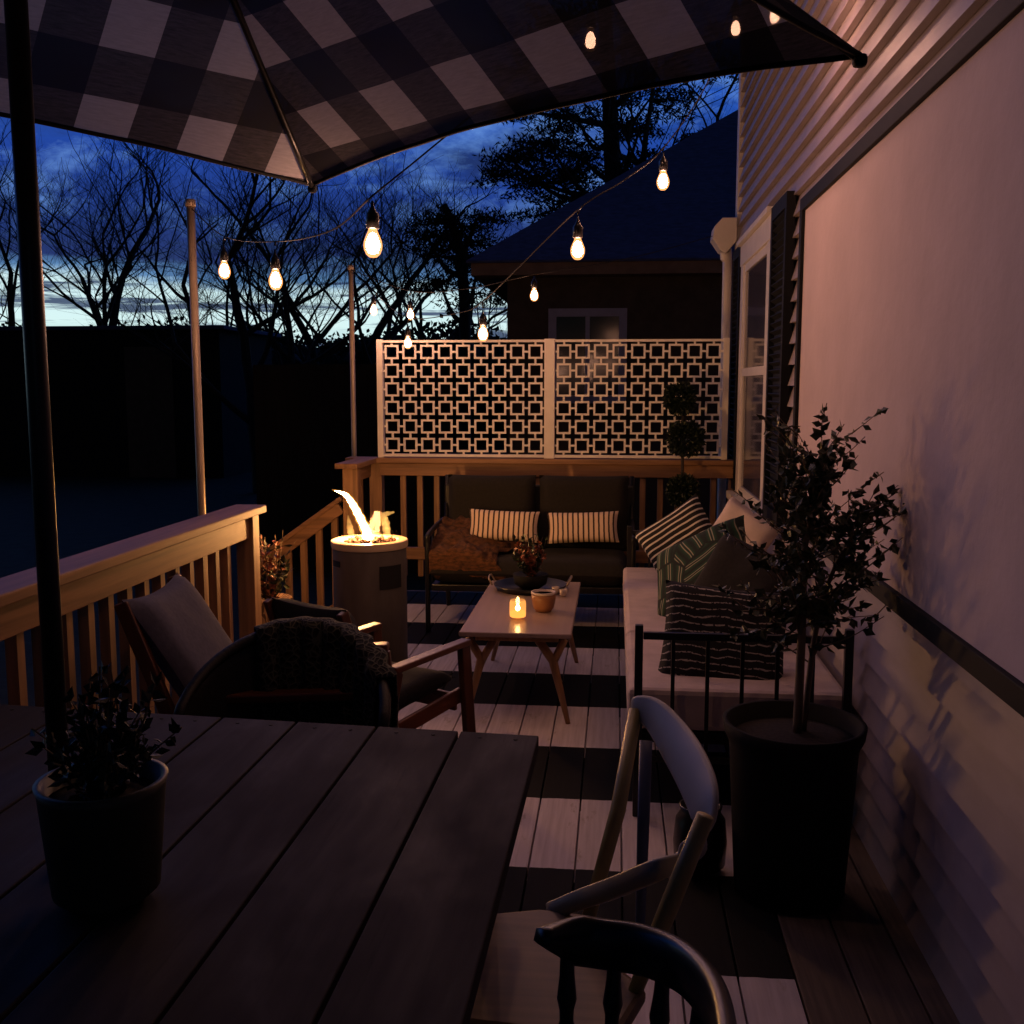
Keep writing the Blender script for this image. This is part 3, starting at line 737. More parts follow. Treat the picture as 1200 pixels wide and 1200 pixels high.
# ------------------------------------------------------------------ two teak lounge chairs
def cushion(w, h, t, mat, name, parent=None, n=18, sag=.0, pinch=.10, sag_noise=.006, mi=0, sq=5):
    mb = MB(); vs = []; uv = []
    for side in (1, -1):
        for j in range(n + 1):
            for i in range(n + 1):
                x, y = 2 * i / n - 1, 2 * j / n - 1
                th = (max(0, 1 - abs(x) ** sq) * max(0, 1 - abs(y) ** sq)) ** .5
                ex = 1 - pinch * (1 - y * y) * abs(x) ** 3; ey = 1 - pinch * (1 - x * x) * abs(y) ** 3
                p = Vector((x * w / 2 * ex, y * h / 2 * ey, side * t / 2 * th))
                p += Vector((0, 0, 1)) * side * sag_noise * noise.noise(Vector((x * 2.3, y * 2.3, side + w * 7))) * min(1, th * 2)
                vs.append(p); uv.append((i / n, j / n))
    k = (n + 1) ** 2; fs = []
    for j in range(n):
        for i in range(n):
            a = j * (n + 1) + i; fs.append((a, a + 1, a + n + 2, a + n + 1)); fs.append((k + a, k + a + n + 1, k + a + n + 2, k + a + 1))
    mb.add(vs, fs, uv)
    o = mb.build(name, mat, parent, smooth=True, world=False)
    return o
def lounge(loc, rz, label, cush, lean=.62):
    """faces local +X"""
    t = thing('lounge_chair', label, 'chair', loc, (0, 0, rz), 'teak lounge chairs')
    def bb(nm, fn, m, bev=.006): q = fn(MB()); return q.build(nm, m, t, world=False, bevel=bev)
    W = .27
    for s in (-1, 1):
        y = s * W
        bb('armrest', lambda q: q.bar((-.20, y, .585), (.30, y, .605), .055, .028), M['teakX'])
        bb('leg', lambda q: q.bar((.33, y, 0), (.275, y, .59), .035, .06, up=(1, 0, 0)), M['teakZ'])
        bb('leg', lambda q: q.bar((-.33, y, 0), (-.17, y, .572), .035, .055, up=(1, 0, 0)), M['teakZ'])
        bb('side_rail', lambda q: q.bar((-.22, y - s * .025, .30), (.28, y - s * .025, .36), .02, .07), M['teakX'])
        bb('back_stile', lambda q: q.bar((-.21, y - s * .055, .30), (-.21 - .6 * math.tan(R(90) - lean * 1.62) * .55, y - s * .055, .86), .03, .045, up=(1, 0, 0)), M['teakZ'])
    bb('front_rail', lambda q: q.b2(.245, .267, -W + .03, W - .03, .29, .37), M['teakX'])
    c = cushion(.50, .47, .10, cush, 'seat_cushion', t); c.location = (.02, 0, .415); c.rotation_euler = (0, R(-6), 0)
    a = R(58); c = cushion(.50, .46, .11, cush, 'back_cushion', t); c.location = (-.28, 0, .66); c.rotation_euler = (0, a, 0)
    return t
la = lounge((-1.05, 3.10, 0), R(4), 'teak lounge chair with grey back cushion next to the left railing', M['cushion_grey'])
lb = lounge((-.89, 3.72, 0), R(60), 'teak lounge chair with dark cushions in front of the fire column', M['sofa'])
lb.scale = (.86, .86, .86)

# ------------------------------------------------------------------ fire column
fc = aty(433, 632, 5.2); FX, FY, FZ = fc.x, 5.2, fc.z; FR = .192
fp = thing('fire_column', 'round grey fire column with a burning gas flame on top', 'fire pit', (FX, FY, 0))
MB().lathe([(FR * .93, .0), (FR, .02), (FR, FZ - .045), (FR * 1.0, FZ - .04)], (FX, FY, 0), 48).build('body', M['firebody'], fp, smooth=False, bevel=.0)
for p in fp.children[0].data.polygons: p.use_smooth = len(p.vertices) == 4
MB().lathe([(FR * .86, FZ - .042), (FR * 1.03, FZ - .038), (FR * 1.045, FZ - .028), (FR * 1.045, FZ - .004), (FR * 1.02, FZ), (FR * .80, FZ), (FR * .74, FZ - .018), (.001, FZ - .02)], (FX, FY, 0), 48).build('top_plate', M['firetop'], fp, smooth=False)
mb = MB(); random.seed(3)
for i in range(95):
    a = random.uniform(0, 2 * PI); r = FR * .70 * math.sqrt(random.random()); s = random.uniform(.011, .022)
    c = Vector((FX + r * math.cos(a), FY + r * math.sin(a), FZ - .008))
    rot = Matrix.Rotation(random.uniform(0, 6), 3, rv().normalized())
    mb.box(c, (s, s * .8, s * 1.1), rot)
mb.build('lava_rocks', M['lava'], fp, bevel=.003)
o = MB().lathe([(FR * .78, FZ + .001), (FR * .78, FZ + .13)], (FX, FY, 0), 40)
o.f = [f for f in o.f if len(f) == 4]; o.uv = o.uv[:len(o.f)]; o.m = o.m[:len(o.f)]
o.build('wind_guard', M['guard'], fp, smooth=True)
# recessed looking grips
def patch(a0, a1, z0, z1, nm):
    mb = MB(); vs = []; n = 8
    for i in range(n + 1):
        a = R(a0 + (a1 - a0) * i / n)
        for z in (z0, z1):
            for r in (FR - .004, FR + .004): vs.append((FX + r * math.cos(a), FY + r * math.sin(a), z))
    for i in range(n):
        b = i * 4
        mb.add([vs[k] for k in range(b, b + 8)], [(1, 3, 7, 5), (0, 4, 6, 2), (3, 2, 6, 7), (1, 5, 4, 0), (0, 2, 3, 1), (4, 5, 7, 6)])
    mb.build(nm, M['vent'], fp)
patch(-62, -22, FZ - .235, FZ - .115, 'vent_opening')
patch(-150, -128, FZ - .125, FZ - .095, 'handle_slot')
# flame
def flame(pts, rad, nm, mat, par=None, k_=1.0):
    P = cr(pts, 7); k = len(P); rr = []
    for i in range(k):
        t = i / (k - 1) * (len(rad) - 1); j = min(int(t), len(rad) - 2); rr.append(k_ * (rad[j] + (rad[j + 1] - rad[j]) * (t - j)) * (1 + .10 * math.sin(i * 1.9)))
    return MB().tube(P, rr, 14, flat=.6).build(nm, mat, par or fp, smooth=True)
def flame_volume(name, c, st, dens):
    m = bpy.data.materials.new(name); m.use_nodes = True; nt = m.node_tree; nt.nodes.clear()
    v = N(nt, 'ShaderNodeVolumePrincipled'); o = N(nt, 'ShaderNodeOutputMaterial')
    n = noise_(nt, coords(nt, (1, 1, 1)), 38, 3)
    L(nt, ramp(nt, n, [(.35, .15), (.65, 1.0)]), v.inputs['Density']); v.inputs['Density'].default_value = dens
    d = math_(nt, 'MULTIPLY', ramp(nt, n, [(.35, .25), (.7, 1.0)]), dens * 1.0)
    v.inputs['Density'].default_value = 0
    for l in list(nt.links):
        if l.to_node == v and l.to_socket.name == 'Density': nt.links.remove(l)
    v.inputs['Emission Color'].default_value = (*c, 1)
    L(nt, math_(nt, 'MULTIPLY', d, st), v.inputs['Emission Strength'])
    L(nt, v.outputs[0], o.inputs['Volume']); return m
M['flamevol'] = flame_volume('orange_flame_gas', (1, .40, .08), 1.0, 60)
M['flamevol_low'] = flame_volume('yellow_flame_gas', (1, .50, .12), 1.0, 38)
streak = [(FX + .005, FY, FZ), aty(423, 609, FY), aty(414, 592, FY - .02), aty(405, 580, FY - .02), aty(393, 575, FY - .01)]
f1 = flame(streak, [.026, .026, .023, .015, .002], 'flame', M['flame'])
flame([streak[0]] + streak[1:4] + [aty(389, 573.5, FY - .01)], [.055, .042, .036, .026, .004], 'flame_edge', M['flamevol'], f1)
f2 = flame([(FX - .03, FY + .03, FZ), aty(425, 612, FY + .03), aty(420, 602, FY + .02)], [.016, .010, .001], 'flame', M['flame'])
flame([(FX - .105, FY + .05, FZ), aty(410, 618, FY + .05), aty(408, 604, FY + .05)], [.030, .028, .006], 'flame', M['flamevol_low'])
flame([(FX + .085, FY + .05, FZ), aty(452, 614, FY + .05), aty(450, 604, FY + .05), aty(462, 600, FY + .05)], [.030, .036, .030, .008], 'flame', M['flamevol_low'])
flame([(FX + .0, FY + .06, FZ), aty(432, 622, FY + .06), aty(428, 611, FY + .05)], [.08, .04, .005], 'flame', M['flamevol_low'])

# ------------------------------------------------------------------ sofa
sx0, sx1 = aty(512, 600, 6.5).x, aty(744, 600, 6.5).x; sc_ = (sx0 + sx1) / 2
SF, SB = 6.05, 6.75
sf = thing('loveseat', 'dark two seat outdoor sofa against the back railing', 'sofa', (sc_, 6.4, 0))
mb = MB(); mb.b2(sx0 + .04, sx1 - .04, SF, SB, .26, .30); mb.build('seat_frame', M['darkmetal'], sf, bevel=.004)
for s, x in ((1, sx0 + .015), (-1, sx1 - .015)):
    MB().tube(cr([(x, SF + .02, .0), (x, SF + .02, .30), (x, SF + .02, .55), (x, SF + .07, .60), (x, SB - .1, .62), (x, SB, .60)], 5), .016, 8).build('arm_frame', M['darkmetal'], sf, smooth=True)
    MB().tube([(x, SB + .1, 0), (x, SB, .4), (x, SB + .10, .90)], .016, 8).build('leg', M['darkmetal'], sf, smooth=True)
    for yy in (SF + .2, SF + .4): MB().tube([(x, yy, .28), (x, yy, .605)], .008, 6).build('arm_spindle', M['darkmetal'], sf, smooth=True)
MB().b2(sx0, sx1, SB + .05, SB + .09, .40, .84).build('back_frame', M['wicker'], sf, bevel=.01)
wv = (sx1 - sx0 - .06) / 2
for i in (-1, 1):
    cxx = sc_ + i * wv / 2
    c = cushion(wv - .01, .66, .16, M['sofa'], 'seat_cushion', sf, sq=8, pinch=.02); c.location = (cxx - sc_, SF + .30 - 6.4, .375)
    c = cushion(wv - .02, .48, .17, M['sofa'], 'back_cushion', sf, sq=7, pinch=.03); c.location = (cxx - sc_, SB - .07 - 6.4, .68); c.rotation_euler = (R(78), 0, 0)
M['ticking'] = stripe_cloth('ticking_stripe', (.72, .56, .46), (.05, .03, .03), 14, .34, 0, .01)
for u, v, lab, rr in ((590, 616, 'striped lumbar pillow on the left seat of the dark sofa', 2), (683, 618, 'striped lumbar pillow on the right seat of the dark sofa', -2)):
    p = aty(u, v, 6.42); o = cushion(.455, .20, .11, M['ticking'], 'lumbar_pillow', pinch=.06); place(o, p, (R(74), R(rr), 0)); tag(o, lab, 'pillow', 'striped lumbar pillows on the sofa')
# rust throw
mb = MB(); n, m = 34, 26; vs = []; A0 = aty(530, 640, 6.3)
for j in range(m + 1):
    for i in range(n + 1):
        s, t = i / n, j / m
        x = sx0 + .03 + (.50 + .10 * math.sin(t * 5 + 1) * s) * s; y = 6.56 - .59 * t + .05 * math.sin(s * 7)
        z = .475 + .17 * (1 - s) ** 1.2 * (1 - t) + .05 * math.exp(-((s - .35) ** 2) * 20) * (1 - t * .5)
        if t > .78: z -= (t - .78) * .55; y = SF - .012 - .02 * (t - .78)
        z += .050 * noise.noise(Vector((s * 4, t * 5, 2))) + .022 * noise.noise(Vector((s * 14, t * 16, 5))); z += .008 * math.sin(s * 31 + t * 14)
        vs.append((x, y, z))
mb.add(vs, [(j * (n + 1) + i, (j + 1) * (n + 1) + i, (j + 1) * (n + 1) + i + 1, j * (n + 1) + i + 1) for j in range(m) for i in range(n)])
o = mb.build('sofa_throw', M['rust'], smooth=True); tag(o, 'rust orange throw crumpled on the left seat of the sofa', 'blanket')
s_ = o.modifiers.new('thick', 'SOLIDIFY'); s_.thickness = .012

# ------------------------------------------------------------------ coffee table and what stands on it
CZ = .43
q = [atz(575, 681, CZ), atz(679, 681, CZ), atz(672, 742, CZ), atz(537, 742, CZ)]
cx0 = (q[0].x + q[3].x) / 2; cx1 = (q[1].x + q[2].x) / 2; cy1 = (q[0].y + q[1].y) / 2; cy0 = (q[2].y + q[3].y) / 2
ct = thing('coffee_table', 'low wooden coffee table with splayed legs in front of the sofa', 'table', ((cx0 + cx1) / 2, (cy0 + cy1) / 2, 0))
MB().b2(cx0, cx1, cy0, cy1, CZ - .022, CZ).build('tabletop', M['coffee'], ct, bevel=.005)
for y, s in ((cy0 + .11, -1), (cy1 - .11, 1)):
    MB().b2(cx0 + .06, cx1 - .06, y - .02, y + .02, CZ - .06, CZ - .024).build('crossbar', M['oak'], ct, bevel=.004)
    for x, sx_ in ((cx0 + .09, -1), (cx1 - .09, 1)):
        knee = Vector((x + sx_ * .005, y, CZ - .15)); foot = Vector((x + sx_ * .075, y + s * .02, 0))
        mb = MB().tube([(x - .065, y, CZ - .05), knee, foot], [.019, .021, .011], 10)
        mb.tube([(x + .055, y, CZ - .05), knee + Vector((0, 0, -.01))], [.018, .018], 10)
        mb.build('leg', M['oak'], ct, smooth=True)
p = atz(606, 727, CZ)
cn = thing('candle_jar', 'small glass jar candle glowing on the coffee table', 'candle', (p.x, p.y + .03, CZ))
MB().lathe([(.030, .010), (.035, .014), (.035, .036), (.001, .038)], (p.x, p.y + .03, CZ), 24).build('wax', M['wax'], cn, smooth=True)
MB().lathe([(.0005, .038), (.009, .044), (.011, .052), (.006, .062), (.0005, .072)], (p.x, p.y + .03, CZ), 12).build('flame', M['candleflame'], cn, smooth=True)
q = MB().lathe([(.037, .012), (.0385, .03), (.038, .078), (.033, .090)], (p.x, p.y + .03, CZ), 24); q.f = [f for f in q.f if len(f) == 4]; q.uv = q.uv[:len(q.f)]; q.m = q.m[:len(q.f)]
q.build('glow_shell', M['jarglow'], cn, smooth=True)  # added inner shell, carries the jar's candle glow
q = MB().lathe([(.030, .001), (.041, .008), (.043, .02), (.042, .085), (.036, .098), (.036, .104)], (p.x, p.y + .03, CZ), 24); q.f.pop(); q.uv.pop(); q.m.pop()
q.build('jar', M['glass'], cn, smooth=True)
p = atz(636, 719, CZ)
bo = thing('wooden_pot', 'small brown pot with a pale rim beside the candle', 'pot', (p.x, p.y + .05, CZ))
q = MB().lathe([(.036, .001), (.050, .02), (.058, .06), (.058, .085), (.050, .085), (.048, .05), (.001, .045)], (p.x, p.y + .05, CZ), 28); q.build('body', M['pot'], bo, smooth=True)
MB().lathe([(.0515, .0855), (.059, .0855), (.060, .096), (.051, .096), (.0515, .0855)], (p.x, p.y + .05, CZ), 28).build('rim', M['ceramic'], bo, smooth=True)
tp = aty(622, 690, 5.35); 
ty = thing('serving_tray', 'round black metal tray holding leafy decor on the coffee table', 'tray', (tp.x, 5.32, CZ))
MB().lathe([(.001, .002), (.17, .002), (.19, .03), (.195, .03), (.176, .0005), (.001, .0005)], (tp.x, 5.32, CZ), 36).build('dish', M['darkmetal'], ty, smooth=True)
for s in (-1, 1):
    hx = tp.x + s * .195
    MB().tube(cr([(hx, 5.26, CZ + .03), (hx + s * .02, 5.27, CZ + .065), (hx + s * .02, 5.37, CZ + .065), (hx, 5.38, CZ + .03)], 5), .005, 6).build('handle', M['conduit'], ty, smooth=True)
def sprig(mb, base, top, nl, ll, lw, spread=.5, r=None, twig=None):
    base, top = Vector(base), Vector(top)
    mid_ = base.lerp(top, .5) + rv((top - base).length * .08)
    P = cr([base, mid_, top], 6)
    if twig is not None: twig.tube(P, [max(.0012, (r or .004) * (1 - .75 * i / (len(P) - 1))) for i in range(len(P))], 5)
    for i in range(nl):
        t = random.uniform(.15, 1); k = t * (len(P) - 1); p = P[int(k)]
        d = (top - base).normalized() * .5 + rv(1) * spread * 1.6
        mb.leaf(p + rv(.004), d, rv().normalized(), ll * random.uniform(.6, 1.2), lw * random.uniform(.7, 1.2))
random.seed(11)
ap = thing('autumn_plant', 'reddish leafy plant in a dark bowl standing on the tray', 'plant', (tp.x + .0, 5.33, CZ + .003))
MB().lathe([(.05, .004), (.085, .03), (.095, .08), (.088, .08), (.001, .06)], (tp.x, 5.33, CZ), 24).build('bowl', M['planter'], ap, smooth=True)
lf = MB(); lg = MB(); tw = MB()
for i in range(34):
    a = random.uniform(0, 2 * PI); r = random.uniform(.03, .15); hgt = random.uniform(.10, .26) * (1 - r * 2)
    sprig(lf if i % 2 else lg, (tp.x, 5.33, CZ + .06), (tp.x + r * math.cos(a), 5.33 + r * math.sin(a), CZ + .07 + hgt), 16, .035, .010, .8, .002, tw)
tw.build('stems', M['bark'], ap); lf.build('leaves', M['leafred'], ap); lg.build('leaves', M['leafdark'], ap)
for (u, v, lab) in ((652, 690, 'left of two small white blossoms of glass on the tray'), (661, 694, 'right of two small white glass votives on the tray')):
    pass
for u, yy, lab in ((651, 5.20, 'small pale votive cup on the right side of the tray, farther left'), (660, 5.14, 'small pale votive cup at the right rim of the tray')):
    p = aty(u, 690, yy)
    o = MB().lathe([(.012, .0), (.017, .004), (.020, .034), (.017, .034), (.014, .01), (.001, .008)], (0, 0, 0), 16).build('votive_cup', M['ceramic'], smooth=True)
    place(o, (p.x, yy, CZ + (.031 if yy > 5.2 else .0315) * 0 + .004), (0, 0, 0)); tag(o, lab, 'cup', 'pale votive cups on the tray')

# ------------------------------------------------------------------ daybed along the wall
DX0 = .055; DX1 = WX - .05; DY0 = 3.50; DY1 = 5.95; DZ = .45
db = thing('daybed', 'black metal daybed with an off white mattress along the house wall', 'daybed', ((DX0 + DX1) / 2, (DY0 + DY1) / 2, 0))
mb = MB(); nx2, ny2 = 10, 30
c = MB().b2(DX0, DX1, DY0, DY0 + (DY1 - DY0) * .345, .30, DZ); o = c.build('mattress', M['mattress'], db, bevel=.02)
MB().b2(DX0, DX1, DY0 + (DY1 - DY0) * .348, DY1, .30, DZ - .002).build('mattress', M['mattress'], db, bevel=.02)
MB().b2(DX0 + .01, DX1, DY0 + .005, DY1, .255, .297).build('bed_frame', M['darkmetal'], db, bevel=.004)
for y, nm in ((DY0 - .028, 'end_rail'), (DY1 + .03, 'end_rail')):
    px0 = DX0 + .035
    MB().b2(px0 - .014, px0 + .014, y - .014, y + .014, 0, .685).build('post', M['darkmetal'], db, bevel=.003)
    MB().b2(DX1 - .03, DX1 - .002, y - .014, y + .014, 0, .685).build('post', M['darkmetal'], db, bevel=.003)
    MB().b2(px0 + .015, DX1 - .031, y - .010, y + .010, .635, .660).build('end_rail', M['darkmetal'], db, bevel=.002)
    MB().b2(px0 + .015, DX1 - .031, y - .010, y + .010, .20, .222).build('end_rail', M['darkmetal'], db, bevel=.002)
    for i in range(1, 6):
        x = px0 + i * (DX1 - .016 - px0) / 6 + .0
        MB().b2(x - .0065, x + .0065, y - .006, y + .006, .223, .634).build('spindle', M['darkmetal'], db)
M['bwstripe'] = stripe_cloth('black_white_stripe', (.008, .008, .010), (.62, .58, .55), 13, .30, 1, .02)
M['bwdash'] = stripe_cloth('black_white_dash', (.008, .008, .010), (.42, .39, .37), 14, .17, 1, .09, .44)
M['leafprint'] = leaf_cloth()
def pil(u, v, y, w, h, t, mat, rot, name, lab):
    o = cushion(w, h, t, mat, name, pinch=.07, n=22); place(o, aty(u, v, y), rot); tag(o, lab, 'pillow', 'throw pillows on the daybed'); return o
pil(800, 640, 5.55, .42, .42, .13, M['bwstripe'], (R(72), R(-35), R(-12)), 'throw_pillow', 'black pillow with thin white stripes at the far end of the daybed')
pil(868, 628, 5.3, .34, .30, .12, M['mattress'], (R(70), R(25), R(-40)), 'throw_pillow', 'plain pale pillow leaning against the house wall')
pil(822, 672, 4.75, .50, .46, .15, M['leafprint'], (R(48), R(-28), R(-28)), 'throw_pillow', 'green leaf print pillow in the middle of the daybed')
pil(868, 690, 4.30, .44, .40, .14, M['pot'] if False else M['sofa'], (R(60), R(12), R(-48)), 'throw_pillow', 'plain dark brown pillow behind the nearest striped one')
pil(848, 748, 3.78, .47, .40, .15, M['bwdash'], (R(66), R(4), R(-6)), 'throw_pillow', 'black pillow with dashed white lines nearest the daybed rail')

# ------------------------------------------------------------------ plants
def shrub_leaves(mb, tw, base, spec, ll, lw, nl):
    for (tip, n) in spec:
        sprig(mb, base, tip, n, ll, lw, .9, .004, tw)
random.seed(21)
px_, py_ = aty(932, 800, 2.97).x, 2.97
pl = thing('potted_shrub', 'tall leafy shrub in a big dark planter by the house wall', 'potted plant', (px_, py_, 0))
MB().lathe([(.150, .003), (.160, .02), (.185, .46), (.200, .49), (.205, .525), (.19, .525), (.18, .47), (.001, .465)], (px_, py_, 0), 40).build('planter', M['planter'], pl, smooth=True)
MB().lathe([(.178, .478), (.12, .487), (.001, .493)], (px_, py_, 0), 24).build('soil', M['soil'], pl, smooth=True)
tr = MB(); lf = MB()
tk = cr([(px_ + .01, py_, .48), (px_ + .015, py_ + .01, .80), (px_ + .01, py_, 1.0), (px_ + .03, py_, 1.16), (px_ + .035, py_, 1.28)], 8)
tr.tube(tk, [.012 * (1 - .7 * i / len(tk)) + .002 for i in range(len(tk))], 8)
tk2 = cr([(px_ + .03, py_ + .02, .48), (px_ + .06, py_ + .03, .8), (px_ + .10, py_ + .02, .97), (px_ + .16, py_, 1.10)], 8)
tr.tube(tk2, [.008 * (1 - .7 * i / len(tk2)) + .002 for i in range(len(tk2))], 8)
for i in range(120):
    T = tk if random.random() < .66 else tk2
    k = int(len(T) * random.uniform(.22, .99)); p = T[min(k, len(T) - 1)]
    low = (1.30 - p.z)
    a = random.uniform(0, 2 * PI); l_ = random.uniform(.05, .10 + .15 * min(1, low * 1.6))
    tip = p + Vector((math.cos(a) * l_, math.sin(a) * l_, random.uniform(.02, .16)))
    sprig(lf, p, tip, random.randint(7, 14), .037, .0125, .9, .003, tr)
    if random.random() < .3:
        sprig(lf, tip, tip + Vector((math.cos(a) * .08, math.sin(a) * .06, .07)), 8, .03, .009, .9, .002, tr)
for tip in ((.27, .02, 1.22), (.27, -.05, 1.08), (-.10, .0, .90), (-.17, .05, .84), (-.20, 0, .78), (.24, .03, .95), (.18, -.04, .88)):
    b_ = tk[int(len(tk) * min(.8, max(.3, (tip[2] - .75))))]
    sprig(lf, b_, (px_ + tip[0], py_ + tip[1], tip[2]), 26, .038, .0125, .8, .004, tr)
tr.build('stem', M['barkgreen'], pl, smooth=True); lf.build('leaves', M['leaf'], pl)

bp = atz(822, 1036, 0)
o = MB().lathe([(.045, .0), (.078, .03), (.083, .10), (.076, .17), (.06, .195), (.066, .215), (.056, .215), (.05, .18), (.001, .17)], (0, 0, 0), 28).build('small_pot', M['black'], smooth=True)
place(o, (bp.x, bp.y + .085, .001)); tag(o, 'small round black pot on the deck between chair and planter', 'pot')

# topiary
tpX, tpY = aty(800, 500, 6.95).x, 6.95
tpp = thing('topiary_tree', 'double ball topiary in a pot in front of the right lattice panel', 'potted plant', (tpX, tpY, 0))
MB().lathe([(.09, .002), (.13, .28), (.14, .30), (.12, .30), (.001, .27)], (tpX, tpY, 0), 28).build('pot', M['planter'], tpp, smooth=True)
MB().tube([(tpX, tpY, .27), (tpX + .005, tpY, .8), (tpX, tpY, 1.42)], .010, 8).build('trunk', M['bark'], tpp, smooth=True)
random.seed(5)
for u, v, r in ((797, 467, .095), (803, 514, .112), (800, 575, .10)):
    c = aty(u, v, tpY); mb = MB()
    for i in range(1900):
        d = rv().normalized(); q = c + d * r * random.uniform(.5, 1.08) * (1 + .12 * noise.noise(d * 2.5 + c))
        mb.leaf(q, d + rv(.8), rv().normalized(), .028, .009)
    mb.build('crown', M['leafdark'], tpp)

# basket plant at the top of the stairs
random.seed(9)
kb = aty(316, 700, 5.0); kx, ky = kb.x, 5.0; kz = kb.z
bk = thing('basket_plant', 'red and green leafy plant in a woven basket at the stair top', 'potted plant', (kx, ky, 0))
MB().lathe([(.085, .001), (.10, .15), (.112, kz), (.104, kz), (.001, kz - .04)], (kx, ky, 0), 30).build('basket', M['basket'], bk, smooth=True)
lf = MB(); lg = MB(); tw = MB()
for i in range(40):
    a = random.uniform(0, 2 * PI); r = random.uniform(.02, .15); hh = random.uniform(.08, .36)
    sprig(lf if hh > .17 and i % 4 else lg, (kx, ky, kz - .03), (kx + r * math.cos(a), ky + r * math.sin(a), kz + hh), 12, .045, .011, .8, .0025, tw)
tw.build('stems', M['barkgreen'], bk); lf.build('leaves', M['leafred'], bk); lg.build('leaves', M['leaf'], bk)

# pot on the dining table at the left edge
random.seed(15)
tx, tyy = -.735, 1.36
tpot = thing('table_plant', 'leafy plant in a pale green pot on the left of the dining table', 'potted plant', (tx, tyy, TZ))
MB().lathe([(.055, .002), (.075, .02), (.088, .17), (.092, .185), (.083, .185), (.078, .15), (.001, .15)], (tx, tyy, TZ), 32).build('pot', simple('pale_green_pot', (.05, .05, .033), .5, .2, bs=.1), tpot, smooth=True)
lf = MB(); tw = MB()
for i in range(40):
    a = random.uniform(0, 2 * PI); r = random.uniform(.02, .13); hh = random.uniform(.04, .20)
    sprig(lf, (tx, tyy, TZ + .15), (tx + r * math.cos(a), tyy + r * math.sin(a), TZ + .17 + hh * (1 - r * 2)), 22, .023, .007, .8, .0025, tw)
MB().lathe([(.079, .158), (.04, .163), (.001, .165)], (tx, tyy, TZ), 24).build('soil', M['soil'], tpot, smooth=True)
tw.build('stems', M['barkgreen'], tpot); lf.build('leaves', M['leafdark'], tpot)

# ------------------------------------------------------------------ neighbour's house
NYf = 14.0
ec = aty(552, 306, NYf); ez = ec.z
nh = thing('neighbour_house', "single storey house with a dark hip roof beyond the lattice screen", 'house', (ec.x + 5, NYf + 4, GZ))
wl = ec.x + .45; W_ = 13
MB().b2(wl, wl + W_, NYf + .4, NYf + 8.5, GZ, ez - .16).build('wall', M['nwall'], nh)
MB().b2(ec.x, ec.x + W_ + .9, NYf, NYf + .03, ez - .19, ez - .02).build('fascia', M['nfascia'], nh)
MB().b2(ec.x, ec.x + W_ + .9, NYf + .031, NYf + .4, ez - .19, ez - .16).build('soffit', M['nfascia'], nh)
MB().b2(ec.x, ec.x + .03, NYf + .031, NYf + 9, ez - .19, ez - .02).build('fascia', M['nfascia'], nh)
rise = 3.25
x0, x1, y0, y1 = ec.x - .06, ec.x + W_ + .96, NYf - .06, NYf + 9
mb = MB(); hz = ez; mb.add([(x0, y0, hz), (x1, y0, hz), (x1, y1, hz), (x0, y1, hz), (x0 + 4.5, (y0 + y1) / 2, hz + rise), (x1 - 4.5, (y0 + y1) / 2, hz + rise),
        (x0, y0, hz - .03), (x1, y0, hz - .03), (x1, y1, hz - .03), (x0, y1, hz - .03)],
       [(0, 1, 5, 4), (1, 2, 5), (2, 3, 4, 5), (3, 0, 4), (6, 9, 8, 7), (0, 6, 7, 1), (1, 7, 8, 2), (2, 8, 9, 3), (3, 9, 6, 0)])
mb.build('roof', M['roof'], nh)
a = aty(643, 362, NYf + .4); b = aty(735, 362, NYf + .4); zt = a.z; zb = zt - 1.3
mb = MB(); t_ = .11
for q in ((a.x, b.x, zt - t_, zt), (a.x, b.x, zb, zb + t_), (a.x, a.x + t_, zb + t_, zt - t_), (b.x - t_, b.x, zb + t_, zt - t_)): mb.b2(q[0], q[1], NYf + .34, NYf + .398, q[2], q[3])
mb.b2((a.x + b.x) / 2 - .03, (a.x + b.x) / 2 + .03, NYf + .36, NYf + .397, zb + t_, zt - t_)
nw = mb.build('window', M['ntrim'], nh)
MB().b2(a.x + t_, b.x - t_, NYf + .375, NYf + .385, zb + t_, zt - t_).build('pane', M['nglass'], nw)

# yard fence, garage, bits
fx0, fx1 = aty(296, 425, 12).x, aty(520, 425, 12).x
ft = aty(330, 427, 12).z
fn = thing('board_fence', 'dark board fence in the yard behind the far pole', 'fence', ((fx0 + fx1) / 2, 12, GZ))
mb = MB(); x = fx0
while x < fx1: mb.b2(x, x + .137, 12, 12.02, GZ, ft + .006 * random.uniform(-1, 1)); x += .14
mb.build('boards', M['dwood'], fn)
for i in range(3):
    x = fx0 + .05 + i * (fx1 - fx0 - .1) / 2; MB().b2(x - .05, x + .05, 12.021, 12.11, GZ, ft - .05).build('post', M['dwood'], fn)
gx0, gx1 = aty(-150, 380, 24).x, aty(262, 380, 24).x; gt = aty(240, 381, 24).z
g = thing('garage', 'low dark garage at the left edge under the bright horizon', 'garage', ((gx0 + gx1) / 2, 26, GZ))
MB().b2(gx0 + .2, gx1 - .2, 24.2, 28, GZ, gt - .1).build('wall', M['dwood'], g)
MB().b2(gx0, gx1, 24, 28.3, gt - .1, gt).build('roof', M['roof'], g, bevel=.02)
MB().b2(gx1 - 2.6, gx1 - 1.4, 24.17, 24.198, GZ, gt - .5).build('door', M['nwall'], g)

